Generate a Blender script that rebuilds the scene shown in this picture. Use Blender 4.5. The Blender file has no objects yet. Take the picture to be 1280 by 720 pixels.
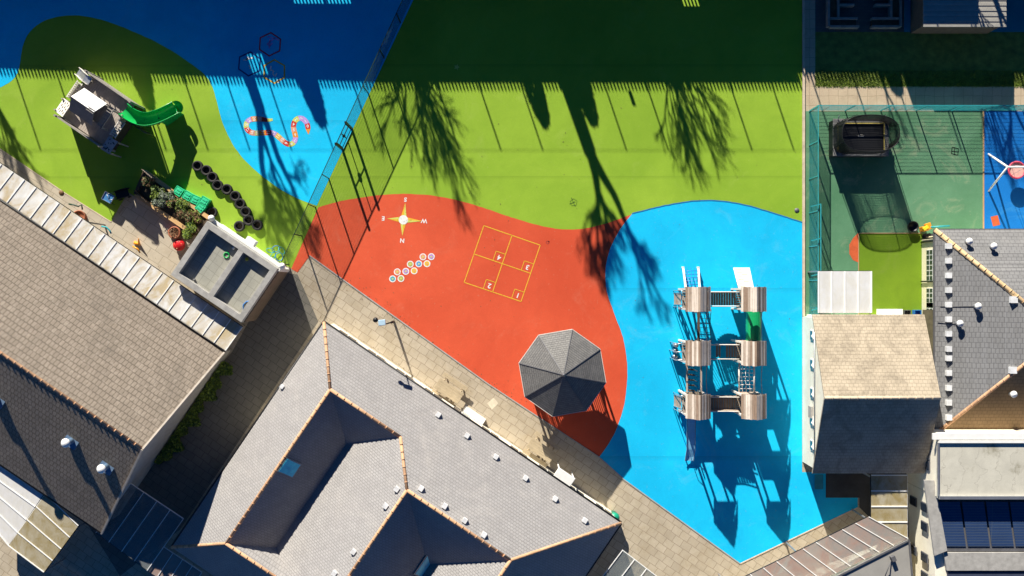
import bpy, math, random
from mathutils import Vector, Matrix
R = math.radians
S = 0.05            # metres per ground pixel of the photograph (1280 wide)
H = 60.0            # drone height
C = bpy.context.scene.collection
SUN_EL = 23.0
SUN_H = Vector((0.318, -0.948))     # horizontal travel direction of light

def W(px, py, h=0.0):
    k = S * (1 - h / H)
    return Vector(((px - 640) * k, -(py - 360) * k, h))
def Gd(x, y, h=0.0):
    return Vector((x * S, -y * S, h))

# ---------------------------------------------------------------- materials
class NT:
    def __init__(s, name):
        s.m = bpy.data.materials.new(name); s.m.use_nodes = True
        s.t = s.m.node_tree; s.t.nodes.clear()
        s.out = s.n('ShaderNodeOutputMaterial')
    def n(s, t, **k):
        x = s.t.nodes.new(t)
        for a, b in k.items(): setattr(x, a, b)
        return x
    def l(s, a, b): s.t.links.new(a, b)
    def mix(s, f, a, b, mode='MIX'):
        x = s.n('ShaderNodeMix', data_type='RGBA', blend_type=mode)
        for v, i in ((f, 0), (a, 6), (b, 7)):
            if hasattr(v, 'links'): s.l(v, x.inputs[i])
            elif i == 0: x.inputs[0].default_value = v
            else: x.inputs[i].default_value = (*v[:3], 1)
        return x.outputs[2]
    def ramp(s, v, lo, hi, a=0, b=1):
        x = s.n('ShaderNodeMapRange'); x.clamp = True
        s.l(v, x.inputs[0])
        for i, q in enumerate((lo, hi, a, b)): x.inputs[i+1].default_value = q
        return x.outputs[0]
    def math(s, op, a, b=0.0):
        x = s.n('ShaderNodeMath', operation=op)
        for i, v in enumerate((a, b)):
            if hasattr(v, 'links'): s.l(v, x.inputs[i])
            else: x.inputs[i].default_value = v
        return x.outputs[0]
    def coord(s, rot=0.0, scale=(1, 1, 1)):
        tc = s.n('ShaderNodeTexCoord')
        mp = s.n('ShaderNodeMapping', vector_type='TEXTURE')
        s.l(tc.outputs['Object'], mp.inputs[0])
        mp.inputs['Rotation'].default_value = (0, 0, rot)
        mp.inputs['Scale'].default_value = scale
        return mp.outputs[0]
    def noise(s, co, scale, detail=4, rough=0.55, dist=0.0):
        x = s.n('ShaderNodeTexNoise'); s.l(co, x.inputs['Vector'])
        x.inputs['Scale'].default_value = scale; x.inputs['Detail'].default_value = detail
        x.inputs['Roughness'].default_value = rough; x.inputs['Distortion'].default_value = dist
        return x.outputs[0]
    def bsdf(s, col, rough=0.8, metal=0.0, bump=None, bstr=0.3, bdist=0.02, spec=0.3):
        p = s.n('ShaderNodeBsdfPrincipled')
        if hasattr(col, 'links'): s.l(col, p.inputs['Base Color'])
        else: p.inputs['Base Color'].default_value = (*col[:3], 1)
        if hasattr(rough, 'links'): s.l(rough, p.inputs['Roughness'])
        else: p.inputs['Roughness'].default_value = rough
        p.inputs['Metallic'].default_value = metal
        p.inputs['Specular IOR Level'].default_value = spec
        if bump is not None:
            b = s.n('ShaderNodeBump'); s.l(bump, b.inputs['Height'])
            b.inputs['Strength'].default_value = bstr; b.inputs['Distance'].default_value = bdist
            s.l(b.outputs[0], p.inputs['Normal'])
        return p
    def done(s, sh):
        s.l(sh.outputs[0], s.out.inputs[0]); return s.m

def mul(c, f): return tuple(min(1, x * f) for x in c)

def m_plain(name, c, rough=0.6, metal=0.0, var=0.18, scale=3.0, spec=0.4):
    t = NT(name); co = t.coord()
    n = t.noise(co, scale, 5, 0.6)
    n2 = t.noise(co, scale * 9, 3, 0.6)
    f = t.ramp(n, 0.3, 0.7)
    col = t.mix(f, mul(c, 1 - var), mul(c, 1 + var))
    col = t.mix(t.ramp(n2, 0.35, 0.75, 0, var), col, mul(c, 0.55))
    return t.done(t.bsdf(col, rough, metal, n2, 0.12, 0.01, spec))

def m_rubber(name, c, c2, dusty=(0.5, 0.48, 0.4), dust=0.10, band=0.0):
    """wet-pour rubber: fine speckle, cloudy wear, faint lay seams"""
    t = NT(name); co = t.coord(); cs = t.coord(0, (6.0, 1.0, 1.0)); cr = t.coord(R(-35), (4.0, 1.0, 1.0))
    big = t.noise(co, 0.13, 5, 0.6, 0.6); mid = t.noise(co, 0.9, 6, 0.65, 0.8); fine = t.noise(co, 14, 3, 0.7)
    st = t.noise(cs, 1.1, 4, 0.6, 0.3)
    col = t.mix(t.ramp(big, 0.35, 0.65), mul(c, 0.95), mul(c2, 1.04))
    sp = t.noise(co, 5.5, 2, 0.5)
    col = t.mix(t.ramp(sp, 0.66, 0.74, 0, 0.28), col, mul(dusty, 0.8))
    col = t.mix(t.ramp(mid, 0.45, 0.8, 0, 0.35), col, mul(c, 0.80))
    col = t.mix(t.ramp(st, 0.55, 0.75, 0, 0.30), col, mul(c2, 0.86))
    col = t.mix(t.ramp(fine, 0.3, 0.7, 0, 0.16), col, mul(c, 0.55))
    d = t.noise(co, 0.35, 7, 0.72, 1.4)
    col = t.mix(t.ramp(d, 0.56, 0.78, 0, dust), col, dusty)
    # seams between poured strips (photo: long faint horizontal lines)
    if band:
        w = t.n('ShaderNodeTexWave', wave_type='BANDS', bands_direction='Y', wave_profile='SAW')
        t.l(co, w.inputs['Vector']); w.inputs['Scale'].default_value = band
        w.inputs['Distortion'].default_value = 0.12; w.inputs['Detail'].default_value = 2; w.inputs['Detail Scale'].default_value = 0.3
        col = t.mix(t.ramp(w.outputs[0], 0.965, 1.0, 0, 0.35), col, mul(c, 0.6))
    return t.done(t.bsdf(col, 0.85, 0, fine, 0.35, 0.01, 0.2))

def m_mark(name, c, wear=0.5):
    """thermoplastic marking, scuffed through in places"""
    t = NT(name); co = t.coord(); n = t.noise(co, 7, 6, 0.75, 0.5); n2 = t.noise(co, 1.7, 3, 0.6)
    col = t.mix(t.ramp(n, 0.4, 0.7, 0, 0.35), c, mul(c, 0.6))
    p = t.bsdf(col, 0.7, 0, None, spec=0.2); tr = t.n('ShaderNodeBsdfTransparent'); ms = t.n('ShaderNodeMixShader')
    t.l(t.math('MULTIPLY', t.ramp(n, 0.54, 0.66, 0, 1), t.ramp(n2, 0.40, 0.62, 0.15, wear)), ms.inputs[0])
    t.l(p.outputs[0], ms.inputs[1]); t.l(tr.outputs[0], ms.inputs[2]); return t.done(ms)

def m_brick(name, c, c2, mortar, bw, bh, msize=0.02, rot=0.0, offset=0.5, stain=None, stain_amt=0.4, rough=0.8,
            bstr=0.6, var=0.16, squash=1.0, streak=None, spec=0.3, sscale=0.25, mort_smooth=0.1, bdist=0.02, slo=0.5, shi=0.72):
    t = NT(name); co = t.coord(rot)
    wn = t.n('ShaderNodeTexNoise'); t.l(co, wn.inputs['Vector']); wn.inputs['Scale'].default_value = 1.1; wn.inputs['Detail'].default_value = 4
    vs1 = t.n('ShaderNodeVectorMath', operation='SUBTRACT'); t.l(wn.outputs['Color'], vs1.inputs[0]); vs1.inputs[1].default_value = (.5, .5, .5)
    vs2 = t.n('ShaderNodeVectorMath', operation='MULTIPLY_ADD'); t.l(vs1.outputs[0], vs2.inputs[0]); vs2.inputs[1].default_value = (bh * .32, bh * .32, 0); t.l(co, vs2.inputs[2])
    bco = vs2.outputs[0]
    b = t.n('ShaderNodeTexBrick', offset=offset, offset_frequency=2, squash=squash, squash_frequency=3)
    t.l(bco, b.inputs['Vector'])
    b.inputs['Color1'].default_value = (*c, 1); b.inputs['Color2'].default_value = (*c2, 1); b.inputs['Mortar'].default_value = (*mortar, 1)
    b.inputs['Scale'].default_value = 1; b.inputs['Brick Width'].default_value = bw; b.inputs['Row Height'].default_value = bh
    b.inputs['Mortar Size'].default_value = msize; b.inputs['Mortar Smooth'].default_value = mort_smooth
    n = t.noise(co, 1.3, 7, 0.65, 0.5); f = t.noise(co, 22, 3, 0.7)
    col = t.mix(t.ramp(n, 0.35, 0.7, 0, 1), mul(c, 1 - var), mul(c, 1 + var))
    col = t.mix(0.55, b.outputs['Color'], col)
    col = t.mix(t.math('MULTIPLY', b.outputs['Fac'], 0.9), col, mortar)
    col = t.mix(t.ramp(f, 0.3, 0.75, 0, 0.3), col, mul(c, 0.5))
    if stain:
        s1 = t.noise(co, sscale, 8, 0.7, 1.0)
        s2 = t.noise(co, sscale * 8, 5, 0.7)
        m = t.math('MULTIPLY', t.ramp(s1, slo, shi, 0, 1), t.ramp(s2, 0.35, 0.6, 0.35, 1))
        col = t.mix(t.math('MULTIPLY', m, stain_amt), col, stain)
    if streak:
        cs = t.coord(rot, streak[1]); s3 = t.noise(cs, 1.0, 5, 0.65)
        col = t.mix(t.ramp(s3, 0.5, 0.75, 0, streak[2]), col, streak[0])
    hgt = t.math('ADD', t.math('MULTIPLY', b.outputs['Fac'], -1.0), t.math('MULTIPLY', f, 0.5))
    return t.done(t.bsdf(col, rough, 0, hgt, bstr, bdist, spec))

def m_wood(name, c, c2, rot=0.0, ax='Y', rough=0.85):
    """weathered boards; grain stretched along ax"""
    t = NT(name)
    co = t.coord(rot, (0.05, 1.6, 0.05) if ax == 'Y' else (1.6, 0.05, 0.05))
    n = t.noise(co, 1.0, 6, 0.75); co2 = t.coord(rot); n2 = t.noise(co2, 3.0, 6, 0.7); n3 = t.noise(co2, 0.8, 3, 0.5)
    col = t.mix(t.ramp(n, 0.35, 0.65), c, c2)
    col = t.mix(t.ramp(n2, 0.5, 0.75, 0, 0.5), col, mul(c, 0.5))
    col = t.mix(t.ramp(n3, 0.4, 0.7, 0, 0.3), col, mul(c2, 1.15))
    return t.done(t.bsdf(col, rough, 0, n, 0.4, 0.01, 0.2))

def m_poly(name, c, dirt, alpha=0.35, amt=0.6, rot=0.0, scale=0.9):
    """weathered polycarbonate sheet, dirty and partly see-through"""
    t = NT(name); co = t.coord(rot, (1.0, 1.8, 1.0))
    n = t.noise(co, scale, 7, 0.7, 1.2); n2 = t.noise(co, scale * 5, 5, 0.7)
    cs = t.coord(rot, (0.4, 3.0, 1)); n4 = t.noise(cs, 1.2, 4, 0.6)
    f = t.ramp(n, 0.38, 0.60, 0, amt)
    col = t.mix(f, c, dirt)
    col = t.mix(t.ramp(n2, 0.5, 0.8, 0, 0.3 * amt), col, mul(dirt, 0.6))
    col = t.mix(t.ramp(n4, 0.5, 0.7, 0, 0.25), col, mul(c, 0.75))
    p = t.bsdf(col, 0.25, 0, None, spec=0.5)
    tl = t.n('ShaderNodeBsdfTranslucent'); t.l(col, tl.inputs[0])
    m1 = t.n('ShaderNodeMixShader'); m1.inputs[0].default_value = 0.1
    t.l(p.outputs[0], m1.inputs[1]); t.l(tl.outputs[0], m1.inputs[2])
    tr = t.n('ShaderNodeBsdfTransparent'); tr.inputs[0].default_value = (0.9, 0.92, 0.92, 1)
    m2 = t.n('ShaderNodeMixShader')
    t.l(t.math('MULTIPLY', t.math('SUBTRACT', 1.0, f), alpha), m2.inputs[0])
    t.l(m1.outputs[0], m2.inputs[1]); t.l(tr.outputs[0], m2.inputs[2])
    return t.done(m2)

# ---------------------------------------------------------------- mesh building
class MB:
    def __init__(s): s.v = []; s.f = []; s.mi = []; s.sm = []
    def poly(s, pts, mi=0, sm=False):
        b = len(s.v); s.v += [Vector(p) for p in pts]
        s.f.append(list(range(b, b + len(pts)))); s.mi.append(mi); s.sm.append(sm); return s
    def add(s, vs, fs, mi=0, sm=False):
        b = len(s.v); s.v += [Vector(p) for p in vs]
        for f in fs: s.f.append([b + i for i in f]); s.mi.append(mi); s.sm.append(sm)
        return s
    def hexa(s, bot, top, mi=0):
        n = len(bot); vs = list(bot) + list(top)
        fs = [list(range(n))[::-1], list(range(n, 2 * n))] + [[i, (i + 1) % n, n + (i + 1) % n, n + i] for i in range(n)]
        return s.add(vs, fs, mi)
    def box(s, c, d, rz=0.0, mi=0, rot=None):
        x, y, z = d[0] / 2, d[1] / 2, d[2] / 2
        M = rot if rot is not None else Matrix.Rotation(rz, 3, 'Z')
        vs = [Vector(c) + M @ Vector((a, b, e)) for e in (-z, z) for a, b in ((-x, -y), (x, -y), (x, y), (-x, y))]
        return s.add(vs, [[3, 2, 1, 0], [4, 5, 6, 7], [0, 1, 5, 4], [1, 2, 6, 5], [2, 3, 7, 6], [3, 0, 4, 7]], mi)
    def bar(s, a, b, w, h=None, up=(0, 0, 1), mi=0):
        """rectangular bar from a to b"""
        a = Vector(a); b = Vector(b); h = h or w; d = (b - a).normalized(); up = Vector(up)
        if abs(d.dot(up)) > 0.98: up = Vector((0, 1, 0))
        sd = d.cross(up).normalized(); u = sd.cross(d).normalized()
        q = [(-1, -1), (1, -1), (1, 1), (-1, 1)]
        vs = [p + sd * i * w / 2 + u * j * h / 2 for p in (a, b) for i, j in q]
        return s.add(vs, [[0, 1, 2, 3], [7, 6, 5, 4], [0, 4, 5, 1], [1, 5, 6, 2], [2, 6, 7, 3], [3, 7, 4, 0]], mi)
    def tube(s, pts, r, n=8, mi=0, closed=False, sm=True, caps=True):
        pts = [Vector(p) for p in pts]; k = len(pts)
        rr = r if isinstance(r, (list, tuple)) else [r] * k
        b = len(s.v); prev = None
        for i, p in enumerate(pts):
            if closed: d = pts[(i + 1) % k] - pts[i - 1]
            else: d = pts[min(i + 1, k - 1)] - pts[max(i - 1, 0)]
            d = d.normalized() if d.length > 1e-9 else Vector((0, 0, 1))
            if prev is None:
                up = Vector((0, 0, 1)) if abs(d.z) < 0.9 else Vector((1, 0, 0)); sd = d.cross(up).normalized()
            else:
                sd = (prev - d * prev.dot(d)); sd = sd.normalized() if sd.length > 1e-6 else prev
            prev = sd; u = sd.cross(d)
            for j in range(n):
                a = 2 * math.pi * j / n
                s.v.append(p + (sd * math.cos(a) + u * math.sin(a)) * rr[i])
        rng = k if closed else k - 1
        for i in range(rng):
            for j in range(n):
                a0 = b + i * n + j; a1 = b + i * n + (j + 1) % n
                b0 = b + ((i + 1) % k) * n + j; b1 = b + ((i + 1) % k) * n + (j + 1) % n
                s.f.append([a0, b0, b1, a1]); s.mi.append(mi); s.sm.append(sm)
        if caps and not closed:
            s.f.append([b + j for j in range(n)]); s.mi.append(mi); s.sm.append(False)
            s.f.append([b + (k - 1) * n + j for j in range(n)][::-1]); s.mi.append(mi); s.sm.append(False)
        return s
    def lathe(s, c, prof, n=20, mi=0, sm=True):
        """prof: list of (r, z) bottom to top"""
        c = Vector(c); b = len(s.v); k = len(prof)
        for r, z in prof:
            for j in range(n):
                a = 2 * math.pi * j / n; s.v.append(c + Vector((r * math.cos(a), r * math.sin(a), z)))
        for i in range(k - 1):
            for j in range(n):
                s.f.append([b + i * n + j, b + i * n + (j + 1) % n, b + (i + 1) * n + (j + 1) % n, b + (i + 1) * n + j]); s.mi.append(mi); s.sm.append(sm)
        if prof[0][0] > 1e-5: s.f.append([b + j for j in range(n)][::-1]); s.mi.append(mi); s.sm.append(False)
        if prof[-1][0] > 1e-5: s.f.append([b + (k - 1) * n + j for j in range(n)]); s.mi.append(mi); s.sm.append(False)
        return s
    def xform(s, M): s.v = [M @ v for v in s.v]; return s

def wobble(pts, amp=0.45):
    from mathutils import noise
    out = []
    for a_, b_ in zip(pts[:-1], pts[1:]):
        n = max(1, int(math.dist(a_, b_) / 3))
        for i in range(n): out.append((a_[0] + (b_[0] - a_[0]) * i / n, a_[1] + (b_[1] - a_[1]) * i / n))
    out.append(pts[-1])
    res = [out[0]]
    for p in out[1:-1]:
        v = noise.noise_vector(Vector((p[0] * .13, p[1] * .13, 0))); w_ = noise.noise_vector(Vector((p[0] * .5, p[1] * .5, 3)))
        res.append((p[0] + v.x * amp + w_.x * amp * .5, p[1] + v.y * amp + w_.y * amp * .5))
    return res + [out[-1]]
def link(o, parent=None):
    C.objects.link(o)
    if parent is not None: o.parent = parent
    return o
def tag(o, label=None, cat=None, group=None, kind=None):
    if label: o['label'] = label
    if cat: o['category'] = cat
    if group: o['group'] = group
    if kind: o['kind'] = kind
    return o
def worldloc(p):
    v = Vector((0, 0, 0))
    while p is not None: v = v + p.location; p = p.parent
    return v
def obj(name, mb, mats, parent=None, local=False, bevel=0.0, loc=None):
    """mesh object. local=False: vertices are world coordinates, re-based on the parent's location.
       loc: own origin in world coordinates (top-level things)"""
    me = bpy.data.meshes.new(name)
    off = Vector((0, 0, 0))
    if not local: off = worldloc(parent) if parent is not None else Vector((0, 0, 0))
    if loc is not None: off = Vector(loc)
    me.from_pydata([tuple(v - off) for v in mb.v], [], mb.f)
    if not isinstance(mats, (list, tuple)): mats = [mats]
    for m in mats: me.materials.append(m)
    me.polygons.foreach_set('material_index', mb.mi)
    me.polygons.foreach_set('use_smooth', mb.sm)
    me.update()
    o = bpy.data.objects.new(name, me)
    if loc is not None: o.location = loc
    link(o, parent)
    if bevel:
        b = o.modifiers.new('Bevel', 'BEVEL'); b.width = bevel; b.segments = 2; b.limit_method = 'ANGLE'; b.angle_limit = R(40)
    return o
def thing(name, label, cat, loc=(0, 0, 0), rz=0.0, group=None):
    o = bpy.data.objects.new(name, None); o.empty_display_size = 0.2
    o.location = loc; o.rotation_euler = (0, 0, rz); link(o); tag(o, label, cat, group); return o
def copy_thing(src, loc, rz=None, label=None):
    r = src.copy(); C.objects.link(r); r.location = loc
    if rz is not None: r.rotation_euler = (0, 0, rz)
    if label: r['label'] = label
    for ch in list(src.children):
        c = ch.copy(); C.objects.link(c); c.parent = r
        for g in list(ch.children):
            d = g.copy(); C.objects.link(d); d.parent = c
    return r

def flat(name, pts, z, mat, kind=None, thick=0.0):
    mb = MB(); P = [Vector((p.x, p.y, z)) for p in pts]
    # orientation up
    a = sum(P[i].x * P[(i + 1) % len(P)].y - P[(i + 1) % len(P)].x * P[i].y for i in range(len(P)))
    if a < 0: P = P[::-1]
    from mathutils.geometry import tessellate_polygon
    tri = tessellate_polygon([P])
    mb.add(P, [list(t) if (P[t[1]] - P[t[0]]).cross(P[t[2]] - P[t[0]]).z > 0 else list(t)[::-1] for t in tri])
    o = obj(name, mb, mat)
    if kind: o['kind'] = kind
    return o

def smooth(pts, it=2, closed=False):
    """Chaikin curve smoothing on pixel tuples"""
    for _ in range(it):
        out = [] if closed else [pts[0]]
        n = len(pts)
        for i in range(n if closed else n - 1):
            a, b = pts[i], pts[(i + 1) % n]
            out += [tuple(a[k] * .75 + b[k] * .25 for k in range(len(a))), tuple(a[k] * .25 + b[k] * .75 for k in range(len(a)))]
        if not closed: out.append(pts[-1])
        pts = out
    return pts

def text_mesh(name, txt, size, mat, loc, rz, parent=None, bold=0.0):
    cu = bpy.data.curves.new(name, 'FONT'); cu.body = txt; cu.size = size; cu.align_x = 'CENTER'; cu.align_y = 'CENTER'
    cu.offset = bold; cu.resolution_u = 4
    tmp = bpy.data.objects.new('tmp', cu); C.objects.link(tmp)
    dg = bpy.context.evaluated_depsgraph_get(); dg.update()
    me = bpy.data.meshes.new_from_object(tmp.evaluated_get(dg))
    bpy.data.objects.remove(tmp)
    me.name = name; me.materials.clear(); me.materials.append(mat)
    o = bpy.data.objects.new(name, me); link(o, parent)
    base = worldloc(parent) if parent is not None else Vector((0, 0, 0))
    o.location = Vector(loc) - base; o.rotation_euler = (0, 0, rz)
    return o
D1 = Vector((0.828, -0.56, 0)).normalized()      # along the school's long walls (world)
DN = Vector((-0.56, -0.828, 0)).normalized()     # away from the playground (world)
ROT = math.atan2(D1.y, D1.x)
# ---------------------------------------------------------------- shared materials
lime, lime2 = (0.30, 0.50, 0.020), (0.35, 0.56, 0.030)
M = {}
M['rub_green'] = m_rubber('rubber_lime', (0.24, 0.41, 0.030), (0.30, 0.47, 0.040), (0.45, 0.55, 0.15), 0.20, band=0.045)
M['rub_red'] = m_rubber('rubber_red', (0.62, 0.082, 0.034), (0.69, 0.105, 0.045), (0.62, 0.30, 0.2), 0.20)
M['rub_blue'] = m_rubber('rubber_blue', (0.004, 0.47, 0.83), (0.006, 0.56, 0.91), (0.22, 0.55, 0.68), 0.24, band=0.03)
M['rub_blue2'] = m_rubber('rubber_mid_blue', (0.004, 0.15, 0.52), (0.006, 0.19, 0.60), (0.1, 0.4, 0.6), 0.35)
M['rub_orange'] = m_plain('rubber_orange', (0.55, 0.10, 0.03), 0.8)
M['court'] = m_rubber('court_green', (0.075, 0.21, 0.11), (0.13, 0.29, 0.17), (0.36, 0.40, 0.26), 0.7)
M['turf'] = m_rubber('artificial_turf', (0.12, 0.225, 0.012), (0.17, 0.28, 0.016), (0.2, 0.25, 0.06), 0.4)
M['grass'] = m_plain('grass', (0.15, 0.20, 0.04), 0.9, var=0.4, scale=2.0)
M['earth'] = m_plain('earth', (0.10, 0.075, 0.045), 0.95, var=0.35, scale=3)
M['asphalt'] = m_plain('asphalt', (0.060, 0.060, 0.065), 0.9, var=0.3, scale=0.8)
M['paving'] = m_brick('paving_slabs', (0.455, 0.39, 0.295), (0.62, 0.545, 0.425), (0.25, 0.20, 0.145), 0.62, 0.47, 0.014, ROT, 0.37,
                      stain=(0.30, 0.23, 0.13), stain_amt=0.55, bstr=0.25, sscale=0.6, slo=0.44)
M['paving_pale'] = m_brick('paving_pale', (0.55, 0.43, 0.30), (0.62, 0.50, 0.36), (0.33, 0.25, 0.17), 0.6, 0.6, 0.012, 0, 0.0,
                      stain=(0.3, 0.22, 0.14), stain_amt=0.4, bstr=0.2, sscale=0.5)
M['kerb'] = m_plain('concrete_kerb', (0.62, 0.50, 0.38), 0.85)
M['concrete'] = m_plain('concrete', (0.36, 0.35, 0.33), 0.85, var=0.2)
M['white_mark'] = m_mark('white_marking', (0.80, 0.80, 0.78), 0.6)
M['yellow_mark'] = m_mark('yellow_marking', (0.78, 0.44, 0.04), 0.5)
for k, c in dict(peach=(0.75, 0.34, 0.20), purple=(0.48, 0.27, 0.60), yellow=(0.80, 0.50, 0.05), olive=(0.45, 0.45, 0.14),
                 teal=(0.10, 0.40, 0.50), sky=(0.12, 0.35, 0.68), red=(0.60, 0.04, 0.03), orange=(0.80, 0.30, 0.03), lilac=(0.50, 0.32, 0.72),
                 maroon=(0.62, 0.06, 0.08), gold=(0.8, 0.50, 0.04), navy=(0.003, 0.05, 0.22), lemon=(0.62, 0.66, 0.14)).items():
    M['mk_' + k] = m_mark('marking_' + k, c, 0.55)
M['white_paint'] = m_plain('white_paint', (0.80, 0.80, 0.78), 0.5, var=0.05)
M['render'] = m_brick('white_render', (0.90, 0.84, 0.70), (0.92, 0.87, 0.73), (0.86, 0.80, 0.67), 2.0, 1.5, 0.004, 0, stain=(0.6, 0.55, 0.4), stain_amt=0.25, bstr=0.05)
M['cream'] = m_plain('cream_render', (0.74, 0.68, 0.50), 0.8, var=0.06, scale=0.8)
M['brown_wall'] = m_plain('brown_wall', (0.17, 0.125, 0.09), 0.85)
M['black'] = m_plain('black_metal', (0.015, 0.016, 0.018), 0.45, 0.3)
M['darkgreen_metal'] = m_plain('dark_green_metal', (0.012, 0.045, 0.025), 0.45, 0.0)
M['teal_metal'] = m_plain('teal_metal', (0.03, 0.33, 0.36), 0.45)
M['steel'] = m_plain('galvanised_steel', (0.50, 0.52, 0.55), 0.32, 0.75, var=0.1)
M['grey_metal'] = m_plain('grey_metal', (0.30, 0.31, 0.33), 0.4, 0.5)
M['lead'] = m_plain('lead', (0.13, 0.13, 0.14), 0.55, 0.2)
M['rubber_tyre'] = m_plain('tyre_rubber', (0.022, 0.021, 0.021), 0.75)
M['glass_sky_blue'] = m_plain('roof_glass_sky', (0.10, 0.70, 1.0), 0.3, 0.0, var=0.25, spec=0.8)  # bright blue base colour holds the sky reflection of the skylights
M['glass_dark'] = m_plain('window_glass', (0.02, 0.03, 0.05), 0.08, 0.0, spec=0.8)
M['timber'] = m_wood('timber', (0.36, 0.22, 0.11), (0.48, 0.32, 0.18), 0)
M['timber_d1'] = m_wood('timber_rotated', (0.52, 0.32, 0.14), (0.66, 0.43, 0.21), ROT, 'X')
M['timber_pale'] = m_wood('weathered_timber', (0.30, 0.23, 0.17), (0.60, 0.50, 0.42), 0, 'Y')
M['timber_deck'] = m_wood('deck_timber', (0.20, 0.165, 0.12), (0.38, 0.31, 0.24), 0, 'Y')
M['timber_white'] = m_wood('white_washed_timber', (0.60, 0.56, 0.50), (0.78, 0.74, 0.68), 0, 'Y')
M['timber_dark'] = m_wood('dark_timber', (0.06, 0.045, 0.03), (0.12, 0.085, 0.06), 0, 'Y')
M['plastic_green'] = m_plain('green_plastic', (0.01, 0.42, 0.09), 0.3, spec=0.5, var=0.08)
M['plastic_mint'] = m_plain('mint_plastic', (0.03, 0.55, 0.24), 0.4, spec=0.5, var=0.1)
M['plastic_red'] = m_plain('red_plastic', (0.62, 0.015, 0.02), 0.35, spec=0.5, var=0.08)
M['plastic_yellow'] = m_plain('yellow_plastic', (0.75, 0.60, 0.03), 0.35, spec=0.5, var=0.08)
M['plastic_orange'] = m_plain('orange_plastic', (0.78, 0.30, 0.02), 0.35, spec=0.5, var=0.08)
M['plastic_blue'] = m_plain('blue_plastic', (0.02, 0.18, 0.55), 0.35, spec=0.5, var=0.08)
M['terracotta'] = m_plain('terracotta', (0.36, 0.12, 0.06), 0.7, var=0.25, scale=6)
M['ridge_tile'] = m_plain('ridge_tiles', (0.52, 0.31, 0.18), 0.8, var=0.22, scale=2.2)
M['leaf'] = m_plain('leaves', (0.055, 0.10, 0.018), 0.6, var=0.4, scale=4)
M['leaf_lime'] = m_plain('lime_leaves', (0.17, 0.24, 0.02), 0.6, var=0.4, scale=4)
M['leaf_grey'] = m_plain('grey_leaves', (0.16, 0.19, 0.15), 0.7, var=0.4, scale=4)
M['leaf_brown'] = m_plain('brown_leaves', (0.17, 0.09, 0.04), 0.7, var=0.4, scale=4)
M['bark'] = m_plain('bark', (0.09, 0.07, 0.05), 0.9, var=0.3)
M['boundary'] = m_wood('boundary_boards', (0.10, 0.08, 0.06), (0.18, 0.14, 0.10), 0, 'Y')

def pw(l): return [W(*p) for p in l]
# ---------------------------------------------------------------- ground
flat('ground', pw([(-3500, -3500), (4800, -3500), (4800, 4200), (-3500, 4200)]), 0.0, M['asphalt'], 'structure')
M['patio'] = m_brick('patio_slabs', (0.50, 0.44, 0.35), (0.58, 0.515, 0.41), (0.30, 0.26, 0.2), 0.9, 0.62, 0.016, ROT, 0.3, stain=(0.38, 0.28, 0.15), stain_amt=0.4, bstr=0.15, sscale=0.5)
flat('patio', pw([(-60, 150), (0, 187), (80, 241), (139, 278), (182, 236), (262, 300), (212, 345), (300, 420), (285, 450), (-60, 210)]), 0.010, M['patio'], 'structure')
flat('paving', pw([(-700, 140), (1004, 140), (1004, 500), (1072, 560), (1140, 600), (1140, 900), (-700, 900)]), 0.006, M['paving'], 'structure')
ZR = 0.014
edge_left = smooth([(-200, -10), (-60, 110), (-20, 116), (0, 110), (18, 100), (25, 84), (27, 62), (34, 42), (54, 25), (86, 18), (120, 22), (160, 36),
                    (205, 57), (240, 80), (262, 98), (271, 125), (277, 152), (292, 184), (312, 207), (341, 231), (370, 248), (396, 257)], 2)
edge_left = wobble(edge_left)
# one green sheet under the coloured fields
flat('green_rubber_surface', pw([(-300, -190), (1002.5, -190), (1002.5, 300), (790, 420), (500, 400), (387, 319), (372, 340), (362, 334),
                                 (262, 288), (255, 300), (160, 240), (139, 277), (80, 240), (0, 186), (-300, -20)]), ZR, M['rub_green'], 'structure')
flat('blue_rubber_area', pw([(-300, -190), (606, -190), (396, 257)] + edge_left[::-1][1:-1] + [(-200, -10)]), ZR + 0.005, M['rub_blue'], 'structure')
top_red = smooth([(398, 259), (430, 250), (478, 243), (520, 242), (560, 247), (600, 258), (648, 275), (690, 286), (725, 287.5), (757, 280), (789, 268)], 2)
top_red = wobble(top_red)
div = smooth([(790, 267), (775, 286), (762, 310), (756, 336), (757, 361), (766, 388), (778, 418), (784, 450), (784, 482), (778, 518), (765, 549), (749, 571)], 2)
div = wobble(div)
flat('red_rubber_area', pw([(364, 336), (372, 340.5), (387, 320)] + [(610, 480)] + div[::-1] + top_red[::-1][1:]), ZR + 0.005, M['rub_red'], 'structure')
top_blue = smooth([(790, 267), (838, 255), (880, 249.5), (920, 253), (960, 264), (1002.5, 278)], 2)
top_blue = wobble(top_blue)
flat('blue_rubber_area', pw(top_blue + [(1002.5, 590), (1072, 590), (1072, 634), (1031, 653.5), (925, 704), (780, 599)] + div[::-1]), ZR + 0.010, M['rub_blue'], 'structure')
flat('alley_shade_paving', pw([(372, 343), (398, 402), (225, 662), (150, 720), (100, 640), (290, 440), (345, 340)]), 0.011, m_brick('alley_shade_slabs', (0.17, 0.16, 0.14), (0.21, 0.195, 0.17), (0.08, 0.075, 0.065), 0.62, 0.47, 0.014, ROT, 0.37, stain=(0.10, 0.10, 0.07), stain_amt=0.6, bstr=0.2, sscale=0.4), 'structure')  # greyer slabs, darkened further to put the alley's shade into the colour
flat('shaded_yard', pw([(1032, 585), (1140, 585), (1140, 700), (1074, 634), (1074, 622), (1032, 622)]), 0.030, M['asphalt'], 'structure')
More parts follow.
